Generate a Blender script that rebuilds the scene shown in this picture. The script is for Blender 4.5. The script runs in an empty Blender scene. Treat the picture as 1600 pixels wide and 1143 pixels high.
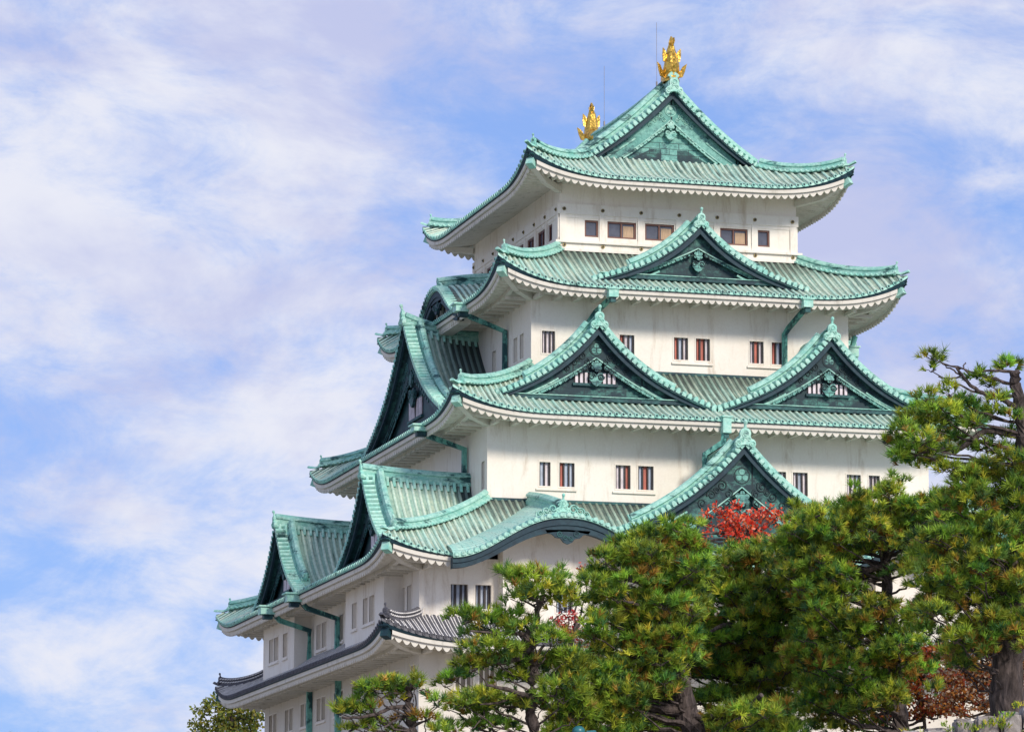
import bpy, math, random
import numpy as np
from mathutils import Vector, Matrix
R_ = random.Random(7)
sc = bpy.context.scene
# ------------------------------------------------------------------ camera
YAW, PITCH, ROLL = [math.radians(a) for a in (15.35709, 9.41023, 0.17114)]
CAM = Vector((-62.864, -204.269, 0.0)); FPX = 6155.15
Fw = Vector((math.sin(YAW)*math.cos(PITCH), math.cos(YAW)*math.cos(PITCH), math.sin(PITCH)))
R0 = Vector((math.cos(YAW), -math.sin(YAW), 0)); U0 = R0.cross(Fw)
Rt = math.cos(ROLL)*R0 + math.sin(ROLL)*U0; Up = -math.sin(ROLL)*R0 + math.cos(ROLL)*U0
cd = bpy.data.cameras.new('camera'); cam = bpy.data.objects.new('camera', cd); sc.collection.objects.link(cam)
cd.sensor_width = 36; cd.lens = FPX/1600*36; cd.clip_start = 1; cd.clip_end = 12000
cam.matrix_world = Matrix(((Rt.x, Up.x, -Fw.x, CAM.x), (Rt.y, Up.y, -Fw.y, CAM.y), (Rt.z, Up.z, -Fw.z, CAM.z), (0, 0, 0, 1)))
sc.camera = cam
sc.render.resolution_x = 1024; sc.render.resolution_y = 731
# ------------------------------------------------------------------ light
SUN_EL, SUN_AZ = math.radians(32), math.radians(163)     # azimuth clockwise from +Y
sd = bpy.data.lights.new('sun', 'SUN'); sun = bpy.data.objects.new('sun', sd); sc.collection.objects.link(sun)
sd.energy = 3.4; sd.angle = math.radians(12); sd.color = (1.0, 0.91, 0.79)
sdir = Vector((math.sin(SUN_AZ)*math.cos(SUN_EL), math.cos(SUN_AZ)*math.cos(SUN_EL), math.sin(SUN_EL)))
sun.rotation_euler = sdir.to_track_quat('Z', 'Y').to_euler()
w = bpy.data.worlds.new('World'); sc.world = w; w.use_nodes = True
N = w.node_tree.nodes; L = w.node_tree.links; N.clear()
def nd(t, **k):
    n = N.new(t)
    for a, b in k.items(): setattr(n, a, b)
    return n
def mixrgb(nodes, links, fac, a, b, blend='MIX'):
    m = nodes.new('ShaderNodeMix'); m.data_type = 'RGBA'; m.blend_type = blend
    for i, v in ((0, fac), (6, a), (7, b)):
        if hasattr(v, 'links'): links.new(v, m.inputs[i])
        elif isinstance(v, (int, float)): m.inputs[i].default_value = v
        else: m.inputs[i].default_value = (*v, 1)
    return m.outputs[2]
sky = nd('ShaderNodeTexSky', sky_type='NISHITA', sun_disc=False, sun_elevation=SUN_EL, sun_rotation=SUN_AZ, air_density=1.0, dust_density=0.6, ozone_density=2.0)
bg = nd('ShaderNodeBackground'); bg.inputs['Strength'].default_value = 0.12
out = nd('ShaderNodeOutputWorld'); tc = nd('ShaderNodeTexCoord')
def wmap(scale, rot=(0, 0, 0), loc=(0, 0, 0)):
    m = nd('ShaderNodeMapping'); m.inputs['Scale'].default_value = scale; m.inputs['Rotation'].default_value = rot; m.inputs['Location'].default_value = loc
    L.new(tc.outputs['Generated'], m.inputs['Vector']); return m.outputs[0]
def wnoise(vec, scale, detail, rough, dist=0.0):
    n = nd('ShaderNodeTexNoise'); n.inputs['Scale'].default_value = scale; n.inputs['Detail'].default_value = detail
    n.inputs['Roughness'].default_value = rough; n.inputs['Distortion'].default_value = dist
    L.new(vec, n.inputs['Vector']); return n.outputs[0]
def wramp(v, a, b):
    r = nd('ShaderNodeMapRange', interpolation_type='SMOOTHSTEP'); r.inputs[1].default_value = a; r.inputs[2].default_value = b; L.new(v, r.inputs[0]); return r.outputs[0]
n1 = wnoise(wmap((1, 1, 2.0), (0.10, -0.16, 0.2), (3.1, 1.7, 0.4)), 7.0, 9, 0.62, 0.30)
n2 = wnoise(wmap((1, 1, 1.9), (0.16, -0.26, 0.0), (0.3, 8.2, 5.0)), 26.0, 8, 0.66, 0.45)
n3 = wnoise(wmap((1, 1, 1.8), (0, 0.1, 0), (9.3, 2.1, 1.0)), 9.0, 7, 0.60, .4)
av = nd('ShaderNodeMath', operation='MULTIPLY_ADD'); L.new(n2, av.inputs[0]); av.inputs[1].default_value = 0.55; L.new(n1, av.inputs[2])
cov = wramp(av.outputs[0], 0.60, 0.92)
blue = mixrgb(N, L, 1.0, sky.outputs[0], (0.78, 0.98, 1.5), 'MULTIPLY')
blue2 = mixrgb(N, L, 0.75, blue, (2.4, 3.7, 7.0))
cloud = mixrgb(N, L, wramp(n3, 0.38, 0.62), (4.5, 4.85, 7.0), (6.8, 6.95, 7.8))
skyc = mixrgb(N, L, cov, blue2, cloud)
L.new(skyc, bg.inputs['Color']); L.new(bg.outputs[0], out.inputs['Surface'])
sc.view_settings.view_transform = 'Standard'; sc.view_settings.look = 'None'; sc.view_settings.exposure = 0.0; sc.view_settings.gamma = 1.0
sc.view_settings.use_curve_mapping = False
sc.render.engine = 'CYCLES'; sc.cycles.max_bounces = 6; sc.cycles.transparent_max_bounces = 6

# ------------------------------------------------------------------ materials
MAT = {}
def newmat(name):
    m = bpy.data.materials.new(name); m.use_nodes = True; MAT[name] = m
    return m, m.node_tree.nodes, m.node_tree.links, m.node_tree.nodes['Principled BSDF']
def noise(nt, lk, vec, scale, detail=5, rough=0.6, dist=0.0):
    n = nt.new('ShaderNodeTexNoise'); n.inputs['Scale'].default_value = scale; n.inputs['Detail'].default_value = detail
    n.inputs['Roughness'].default_value = rough; n.inputs['Distortion'].default_value = dist
    lk.new(vec, n.inputs['Vector']); return n.outputs[0]
def rng(nt, lk, v, a, b, lo=0.0, hi=1.0):
    r = nt.new('ShaderNodeMapRange'); r.interpolation_type = 'SMOOTHSTEP'
    for i, x in ((1, a), (2, b), (3, lo), (4, hi)): r.inputs[i].default_value = x
    lk.new(v, r.inputs[0]); return r.outputs[0]
def coords(nt, lk, kind, scale=(1, 1, 1)):
    t = nt.new('ShaderNodeTexCoord'); m = nt.new('ShaderNodeMapping'); m.inputs['Scale'].default_value = scale
    lk.new(t.outputs[kind], m.inputs[0]); return m.outputs[0]
def bump(nt, lk, p, h, strength=0.3, dist=0.02):
    b = nt.new('ShaderNodeBump'); b.inputs['Strength'].default_value = strength; b.inputs['Distance'].default_value = dist
    lk.new(h, b.inputs['Height']); lk.new(b.outputs[0], p.inputs['Normal'])
def copper(name, main, pale, dark, dlo=0.55, dhi=0.72, uv=True, streak=(5.5, 0.35, 1), psc=0.6, rough=0.6, dk=1.0):
    """patinated copper: main green with pale washed areas and dark, streaked bare patches"""
    m, nt, lk, p = newmat(name)
    vec = coords(nt, lk, 'UV' if uv else 'Object', streak)
    vo = coords(nt, lk, 'Object')
    pal = rng(nt, lk, noise(nt, lk, vec, psc, 5, 0.65), 0.33, 0.58)
    c = mixrgb(nt, lk, pal, main, pale)
    fine = rng(nt, lk, noise(nt, lk, vo, 5.0, 6, 0.7), 0.3, 0.75)
    c = mixrgb(nt, lk, fine, c, tuple(x*0.72 for x in main))
    dd = noise(nt, lk, vec, 1.3, 7, 0.72)
    d2 = noise(nt, lk, vo, 0.35, 4, 0.6)
    ad = nt.new('ShaderNodeMath'); ad.operation = 'MULTIPLY_ADD'; ad.inputs[1].default_value = 0.5; lk.new(d2, ad.inputs[0]); lk.new(dd, ad.inputs[2])
    dm = rng(nt, lk, ad.outputs[0], dlo+0.25, dhi+0.25, 0.0, dk)
    c = mixrgb(nt, lk, dm, c, dark)
    lk.new(c, p.inputs['Base Color']); p.inputs['Roughness'].default_value = rough
    p.inputs['Specular IOR Level'].default_value = 0.35
    bump(nt, lk, p, dd, 0.25, 0.03)
    return m
TEAL, PALE, DARK = (0.17, 0.49, 0.385), (0.42, 0.62, 0.44), (0.022, 0.085, 0.085)
copper('copper_rib', (0.45, 0.74, 0.62), (0.69, 0.74, 0.58), (0.10, 0.17, 0.13), 0.56, 0.76)
copper('copper_pan', (0.32, 0.52, 0.43), (0.49, 0.54, 0.40), (0.05, 0.085, 0.07), 0.42, 0.66)
copper('copper_sheet', (0.36, 0.70, 0.59), (0.56, 0.76, 0.62), (0.08, 0.2, 0.17), 0.66, 0.85)
copper('copper_ridge', (0.25, 0.58, 0.49), (0.45, 0.71, 0.60), DARK, 0.52, 0.66, uv=False, streak=(0.8, 0.8, 2.2), psc=1.2)
copper('copper_verge', (0.30, 0.69, 0.58), (0.52, 0.77, 0.66), DARK, 0.58, 0.72, uv=False, streak=(1, 1, 1), psc=1.5)
copper('copper_dark', (0.025, 0.10, 0.105), (0.05, 0.17, 0.16), (0.010, 0.035, 0.048), 0.42, 0.62, uv=False, streak=(1, 1, 1.6), psc=0.8)
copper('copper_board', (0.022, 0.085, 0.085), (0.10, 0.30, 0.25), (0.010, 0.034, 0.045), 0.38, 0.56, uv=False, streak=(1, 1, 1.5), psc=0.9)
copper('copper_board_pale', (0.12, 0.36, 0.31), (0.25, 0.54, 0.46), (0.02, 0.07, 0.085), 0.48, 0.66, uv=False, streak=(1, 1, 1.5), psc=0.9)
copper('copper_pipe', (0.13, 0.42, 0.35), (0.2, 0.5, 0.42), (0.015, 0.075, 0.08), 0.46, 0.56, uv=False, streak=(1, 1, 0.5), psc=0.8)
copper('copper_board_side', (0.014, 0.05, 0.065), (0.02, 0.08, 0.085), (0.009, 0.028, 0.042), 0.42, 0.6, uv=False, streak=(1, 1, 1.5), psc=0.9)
copper('copper_navy', (0.012, 0.040, 0.062), (0.02, 0.06, 0.08), (0.008, 0.024, 0.036), 0.5, 0.7, uv=False, streak=(1, 1, 1))
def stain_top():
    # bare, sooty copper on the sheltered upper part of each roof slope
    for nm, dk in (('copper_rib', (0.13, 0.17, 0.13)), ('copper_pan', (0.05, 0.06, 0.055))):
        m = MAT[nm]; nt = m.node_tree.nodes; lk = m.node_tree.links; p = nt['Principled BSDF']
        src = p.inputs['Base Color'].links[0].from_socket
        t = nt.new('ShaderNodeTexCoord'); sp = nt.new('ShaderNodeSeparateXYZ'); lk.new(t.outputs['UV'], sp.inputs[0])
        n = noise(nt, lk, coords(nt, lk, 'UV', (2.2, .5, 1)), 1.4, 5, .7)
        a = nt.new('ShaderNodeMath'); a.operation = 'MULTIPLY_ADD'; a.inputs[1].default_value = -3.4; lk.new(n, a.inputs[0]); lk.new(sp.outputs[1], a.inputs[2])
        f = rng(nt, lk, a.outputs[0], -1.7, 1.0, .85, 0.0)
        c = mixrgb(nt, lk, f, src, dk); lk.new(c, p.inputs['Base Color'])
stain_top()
def darken_side(sfx, wall, ext):
    # copper colour turned darker on the strip of a side gable that lies close to the upper wall
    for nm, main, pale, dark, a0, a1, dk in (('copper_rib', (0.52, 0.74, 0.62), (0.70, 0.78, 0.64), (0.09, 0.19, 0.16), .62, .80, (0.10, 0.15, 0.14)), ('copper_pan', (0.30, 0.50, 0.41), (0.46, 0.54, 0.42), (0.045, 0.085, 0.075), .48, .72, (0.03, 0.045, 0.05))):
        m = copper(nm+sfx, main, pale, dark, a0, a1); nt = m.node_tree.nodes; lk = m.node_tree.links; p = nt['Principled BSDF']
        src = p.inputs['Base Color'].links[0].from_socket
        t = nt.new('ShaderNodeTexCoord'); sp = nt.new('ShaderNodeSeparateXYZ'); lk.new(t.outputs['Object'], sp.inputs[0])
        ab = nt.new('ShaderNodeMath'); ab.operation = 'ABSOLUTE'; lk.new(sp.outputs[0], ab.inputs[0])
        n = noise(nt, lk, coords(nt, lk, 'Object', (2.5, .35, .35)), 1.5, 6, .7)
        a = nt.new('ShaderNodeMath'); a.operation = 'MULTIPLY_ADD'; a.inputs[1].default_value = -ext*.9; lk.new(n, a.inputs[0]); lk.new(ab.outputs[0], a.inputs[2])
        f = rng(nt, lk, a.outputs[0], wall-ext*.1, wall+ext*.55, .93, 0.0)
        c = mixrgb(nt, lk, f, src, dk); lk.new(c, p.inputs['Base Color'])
darken_side('_high', 8.72, 3.2); darken_side('_low', 11.9, 1.2)
def sheet_lines():
    # karahafu copper sheets: thin joints following the courses
    m = MAT['copper_sheet']; nt = m.node_tree.nodes; lk = m.node_tree.links; p = nt['Principled BSDF']
    src = p.inputs['Base Color'].links[0].from_socket
    b = nt.new('ShaderNodeTexBrick'); b.inputs['Scale'].default_value = 1.0; b.inputs['Brick Width'].default_value = 1.3; b.inputs['Row Height'].default_value = 0.33
    b.inputs['Mortar Size'].default_value = 0.012; b.inputs['Mortar Smooth'].default_value = 0.2
    lk.new(coords(nt, lk, 'UV'), b.inputs['Vector'])
    c = mixrgb(nt, lk, b.outputs['Fac'], src, (0.03, 0.10, 0.08)); lk.new(c, p.inputs['Base Color'])
sheet_lines()
def board_lines():
    for nm in ('copper_board', 'copper_board_pale'):
        m = MAT[nm]; nt = m.node_tree.nodes; lk = m.node_tree.links; p = nt['Principled BSDF']
        src = p.inputs['Base Color'].links[0].from_socket
        b = nt.new('ShaderNodeTexBrick'); b.inputs['Scale'].default_value = 1.0; b.inputs['Brick Width'].default_value = 1.1; b.inputs['Row Height'].default_value = 0.32
        b.inputs['Mortar Size'].default_value = 0.015
        lk.new(coords(nt, lk, 'UV'), b.inputs['Vector'])
        c = mixrgb(nt, lk, b.outputs['Fac'], src, (0.01, 0.03, 0.035)); lk.new(c, p.inputs['Base Color'])
board_lines()
def plaster(name, base, stain, warm, amt=0.55):
    m, nt, lk, p = newmat(name)
    v = coords(nt, lk, 'Object', (1, 1, 1)); vs = coords(nt, lk, 'Object', (0.9, 0.9, 0.16))
    s1 = rng(nt, lk, noise(nt, lk, vs, 1.6, 8, 0.72, 0.4), 0.50, 0.74, 0, amt)
    s2 = rng(nt, lk, noise(nt, lk, v, 0.33, 4, 0.6), 0.42, 0.68, 0, 0.45)
    c = mixrgb(nt, lk, s1, base, stain); c = mixrgb(nt, lk, s2, c, warm)
    f = rng(nt, lk, noise(nt, lk, v, 9, 4, 0.6), 0.3, 0.8, 0, 0.12); c = mixrgb(nt, lk, f, c, stain)
    lk.new(c, p.inputs['Base Color']); p.inputs['Roughness'].default_value = 0.85; p.inputs['Specular IOR Level'].default_value = 0.2
    bump(nt, lk, p, noise(nt, lk, v, 14, 4, 0.6), 0.08, 0.02)
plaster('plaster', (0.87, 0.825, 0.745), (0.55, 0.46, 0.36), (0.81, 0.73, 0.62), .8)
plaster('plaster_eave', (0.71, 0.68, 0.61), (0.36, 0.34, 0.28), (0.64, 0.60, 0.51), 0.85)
plaster('plaster_base', (0.72, 0.68, 0.60), (0.44, 0.38, 0.30), (0.68, 0.62, 0.53), 0.7)
def simple(name, col, rough=0.6, metal=0.0, nz=0.25, scale=3.0, stretch=(1, 1, 1)):
    m, nt, lk, p = newmat(name)
    f = rng(nt, lk, noise(nt, lk, coords(nt, lk, 'Object', stretch), scale, 5, 0.65), 0.3, 0.7)
    c = mixrgb(nt, lk, f, col, tuple(x*(1-nz) for x in col)); lk.new(c, p.inputs['Base Color'])
    p.inputs['Roughness'].default_value = rough; p.inputs['Metallic'].default_value = metal
    return m
simple('tile_grey', (0.115, 0.115, 0.135), 0.6, 0, 0.45, 4)
simple('tile_pan', (0.06, 0.06, 0.075), 0.7, 0, 0.4, 4)
simple('mortar', (0.80, 0.78, 0.76), 0.8, 0, 0.35, 3)
simple('void', (0.012, 0.010, 0.014), 0.5)
simple('bar_dark', (0.03, 0.022, 0.025), 0.6)
simple('shutter_red', (0.62, 0.17, 0.12), 0.6, 0, 0.4, 2, (1, 1, .3))
simple('shutter_pale', (0.80, 0.72, 0.76), 0.6, 0, 0.3, 2)
simple('shutter_blue', (0.50, 0.57, 0.70), 0.5, 0, 0.4, 2, (1, 1, .4))
simple('shutter_beige', (0.33, 0.29, 0.23), 0.7, 0, 0.3, 2)
simple('frame_brown', (0.16, 0.055, 0.035), 0.5)
simple('curtain', (0.60, 0.42, 0.28), 0.8, 0, 0.3, 8, (3, 3, .2))
m = simple('glass', (0.10, 0.11, 0.15), 0.08); m.node_tree.nodes['Principled BSDF'].inputs['Specular IOR Level'].default_value = 0.8
simple('stud', (0.30, 0.24, 0.10), 0.45, 0.6)
m = simple('gold', (1.0, 0.62, 0.12), 0.34, 1.0, 0.6, 5)
nt, lk = m.node_tree.nodes, m.node_tree.links
vv = nt.new('ShaderNodeTexVoronoi'); vv.inputs['Scale'].default_value = 9; lk.new(coords(nt, lk, 'Object', (1, 1, .8)), vv.inputs['Vector'])
bump(nt, lk, nt['Principled BSDF'], vv.outputs[0], 0.4, 0.04)
simple('steel', (0.25, 0.22, 0.22), 0.5, 0.3)
def bark():
    m, nt, lk, p = newmat('bark')
    v = coords(nt, lk, 'Object', (1, 1, .25)); n = noise(nt, lk, v, 9, 6, 0.7, 0.4)
    vo = nt.new('ShaderNodeTexVoronoi'); vo.inputs['Scale'].default_value = 7; lk.new(v, vo.inputs['Vector'])
    c = mixrgb(nt, lk, rng(nt, lk, n, .35, .7), (0.028, 0.020, 0.018), (0.13, 0.10, 0.092)); lk.new(c, p.inputs['Base Color'])
    p.inputs['Roughness'].default_value = .9; bump(nt, lk, p, vo.outputs[0], .8, .06)
bark()
def leafmat(name, rough=0.5, trans=0.25):
    m, nt, lk, p = newmat(name)
    a = nt.new('ShaderNodeAttribute'); a.attribute_name = 'tint'
    lk.new(a.outputs['Color'], p.inputs['Base Color']); p.inputs['Roughness'].default_value = rough; p.inputs['Specular IOR Level'].default_value = .3
    t = nt.new('ShaderNodeBsdfTranslucent'); lk.new(a.outputs['Color'], t.inputs['Color'])
    x = nt.new('ShaderNodeMixShader'); x.inputs[0].default_value = trans
    lk.new(p.outputs[0], x.inputs[1]); lk.new(t.outputs[0], x.inputs[2]); lk.new(x.outputs[0], nt['Material Output'].inputs['Surface'])
leafmat('needles', 0.45, .22); leafmat('leaves', 0.55, .4)
def stone(name, cols, sc_=1.2, lichen=None):
    m, nt, lk, p = newmat(name)
    v = coords(nt, lk, 'Object'); c = mixrgb(nt, lk, rng(nt, lk, noise(nt, lk, v, sc_, 6, .7), .35, .65), cols[0], cols[1])
    c = mixrgb(nt, lk, rng(nt, lk, noise(nt, lk, v, sc_*5, 5, .7), .5, .75), c, cols[2]); lk.new(c, p.inputs['Base Color'])
    p.inputs['Roughness'].default_value = .9; bump(nt, lk, p, noise(nt, lk, v, 6, 7, .7), .6, .06)
stone('stone', ((0.36, 0.33, 0.31), (0.25, 0.22, 0.20), (0.50, 0.50, 0.53)))
stone('earth', ((0.34, 0.31, 0.25), (0.26, 0.23, 0.17), (0.42, 0.38, 0.31)), .3)

# ------------------------------------------------------------------ mesh helpers
class MB:
    def __init__(s): s.v = []; s.f = []; s.uv = []; s.mi = []; s.mats = []
    def mat(s, name):
        if name not in s.mats: s.mats.append(name)
        return s.mats.index(name)
    def face(s, pts, mat, uv=None):
        b = len(s.v); s.v.extend([tuple(p) for p in pts]); s.f.append(tuple(range(b, b+len(pts))))
        s.uv.extend(uv if uv else [(0, 0)]*len(pts)); s.mi.append(s.mat(mat))
    def grid(s, P, mat, UV=None, closed=False):
        """P: rows of equally long point lists"""
        b = len(s.v); n = len(P); m = len(P[0]); mi = s.mat(mat)
        for r in P: s.v.extend([tuple(p) for p in r])
        for i in range(n-1):
            for j in range(m if closed else m-1):
                j2 = (j+1) % m
                s.f.append((b+i*m+j, b+i*m+j2, b+(i+1)*m+j2, b+(i+1)*m+j)); s.mi.append(mi)
                if UV: s.uv.extend([UV[i][j], UV[i][j2], UV[i+1][j2], UV[i+1][j]])
                else: s.uv.extend([(0, 0)]*4)
    def box(s, x0, x1, y0, y1, z0, z1, mat, T=None):
        c = [(x, y, z) for x in (x0, x1) for y in (y0, y1) for z in (z0, z1)]
        if T: c = [T(*p) for p in c]
        for f in ((0, 1, 3, 2), (4, 6, 7, 5), (0, 4, 5, 1), (2, 3, 7, 6), (0, 2, 6, 4), (1, 5, 7, 3)):
            q = [c[i] for i in f]
            s.face(q, mat, [(c[i][0]+c[i][1], c[i][2]) for i in f])
    def sweep(s, path, prof, mat, caps=True, closed=False, up=None, scales=None, uvo=0.0, uvs=None):
        """prof: list of (side, up) ; closed profile if closed"""
        path = [Vector(p) for p in path]; n = len(path)
        if n < 2: return
        G = []; UVg = []; acc = 0.0
        for i, p in enumerate(path):
            t = (path[min(i+1, n-1)]-path[max(i-1, 0)])
            if t.length < 1e-9: t = Vector((0, 0, 1))
            t.normalize()
            u0 = Vector((0, 0, 1)) if up is None else Vector(up)
            sd_ = t.cross(u0)
            if sd_.length < 1e-4: sd_ = t.cross(Vector((0, 1, 0)))
            sd_.normalize(); uu = sd_.cross(t)
            k = scales[i] if scales else 1.0
            G.append([p+sd_*(a*k)+uu*(b*k) for a, b in prof])
            if i: acc += (path[i]-path[i-1]).length
            vv_ = uvs[i] if uvs else acc
            UVg.append([(uvo+a, vv_) for a, b in prof])
        s.grid(G, mat, UVg, closed=closed)
        if caps:
            s.face(G[0], mat); s.face(G[-1][::-1], mat)
    def tube(s, path, rad, mat, seg=8):
        prof = [(math.cos(2*math.pi*k/seg), math.sin(2*math.pi*k/seg)) for k in range(seg)]
        rad = rad if isinstance(rad, (list, tuple)) else [rad]*len(path)
        s.sweep(path, prof, mat, True, True, scales=rad)
    def extrude(s, poly, T, d0, d1, mat):
        """poly (u,z) outline extruded between depths d0,d1 through T(u,v,z)"""
        a = [T(u, d0, z) for u, z in poly]; b = [T(u, d1, z) for u, z in poly]; n = len(poly)
        s.face(a, mat, [(u, z) for u, z in poly]); s.face(b[::-1], mat, [(u, z) for u, z in poly[::-1]])
        for i in range(n): j = (i+1) % n; s.face([a[i], b[i], b[j], a[j]], mat)
    def build(s, name, parent=None, smooth=False, origin=None):
        me = bpy.data.meshes.new(name)
        vs = np.array(s.v, dtype=np.float32).reshape(-1, 3)
        if origin is not None: vs = vs-np.array(origin, dtype=np.float32)
        me.from_pydata(vs.tolist(), [], s.f)
        for mm in s.mats: me.materials.append(MAT[mm])
        me.polygons.foreach_set('material_index', s.mi)
        ul = me.uv_layers.new(name='UVMap'); ul.data.foreach_set('uv', np.array(s.uv, dtype=np.float32).ravel())
        if smooth: me.polygons.foreach_set('use_smooth', [True]*len(me.polygons))
        me.update()
        o = bpy.data.objects.new(name, me); sc.collection.objects.link(o)
        if origin is not None: o.location = origin
        if parent is not None: o.parent = parent
        return o
def tag(o, label=None, cat=None, group=None, kind=None):
    for k_, v_ in (('label', label), ('category', cat), ('group', group), ('kind', kind)):
        if v_: o[k_] = v_
    return o
def empty(name, loc=(0, 0, 0)):
    o = bpy.data.objects.new(name, None); sc.collection.objects.link(o); o.location = loc; o.empty_display_size = .5; return o
SIDE = {'front': lambda u, v, z: (u, -v, z), 'left': lambda u, v, z: (-v, -u, z),
        'back': lambda u, v, z: (-u, v, z), 'right': lambda u, v, z: (v, u, z)}
HALF = lambda r, n=6: [(r*math.cos(math.pi*k/(n-1)), r*math.sin(math.pi*k/(n-1))*1.05) for k in range(n)]

castle = empty('castle_keep', (0, 0, 0))
tag(castle, 'white five-storey castle keep with stacked green copper roofs and gables', 'castle')
KEN = 2.12; RS = KEN/6      # rib spacing

# ------------------------------------------------------------------ skirt roofs
class Skirt:
    def __init__(s, A, B, v1x, v1y, a0, b0, ze, zt, lift, c=0.35, qmax=1.0, ext=0.0, H=None):
        s.A, s.B, s.ax1, s.by1, s.a0, s.b0 = A, B, v1x, v1y, a0, b0   # ax1: |x| of eave, by1: |y| of eave
        s.ze, s.zt, s.lift, s.c, s.qmax, s.ext = ze, zt, lift, c, qmax, ext
        s.H = H if H else zt-ze
    def dims(s, side):     # w0,w1 lateral half widths; v0,v1 outward
        return (s.a0, s.ax1, s.b0, s.by1) if side in ('front', 'back') else (s.b0, s.by1, s.a0, s.ax1)
    def prof(s, t):
        q = (1-t)*s.qmax
        return s.ze+s.H*((1-s.c)*q+s.c*q*q)
    def z(s, side, u, t):
        w0, w1, v0, v1 = s.dims(side); w = w0+max(t, 0)*(w1-w0); e = max(w-abs(u), 0)
        return s.prof(t)+s.lift*max(0, 1-e/6)**3*max(t, 0)**1.3
    def zv(s, side, u, v):
        w0, w1, v0, v1 = s.dims(side); return s.z(side, u, (v-v0)/(v1-v0))
    def tstart(s, side, u):
        w0, w1, v0, v1 = s.dims(side)
        if abs(u) <= w0: return -s.ext if side in ('front', 'back') else 0.0
        return (abs(u)-w0)/(w1-w0)
    def pt(s, side, u, t, dz=0.0):
        w0, w1, v0, v1 = s.dims(side); return SIDE[side](u, v0+t*(v1-v0), s.z(side, u, t)+dz)

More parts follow.
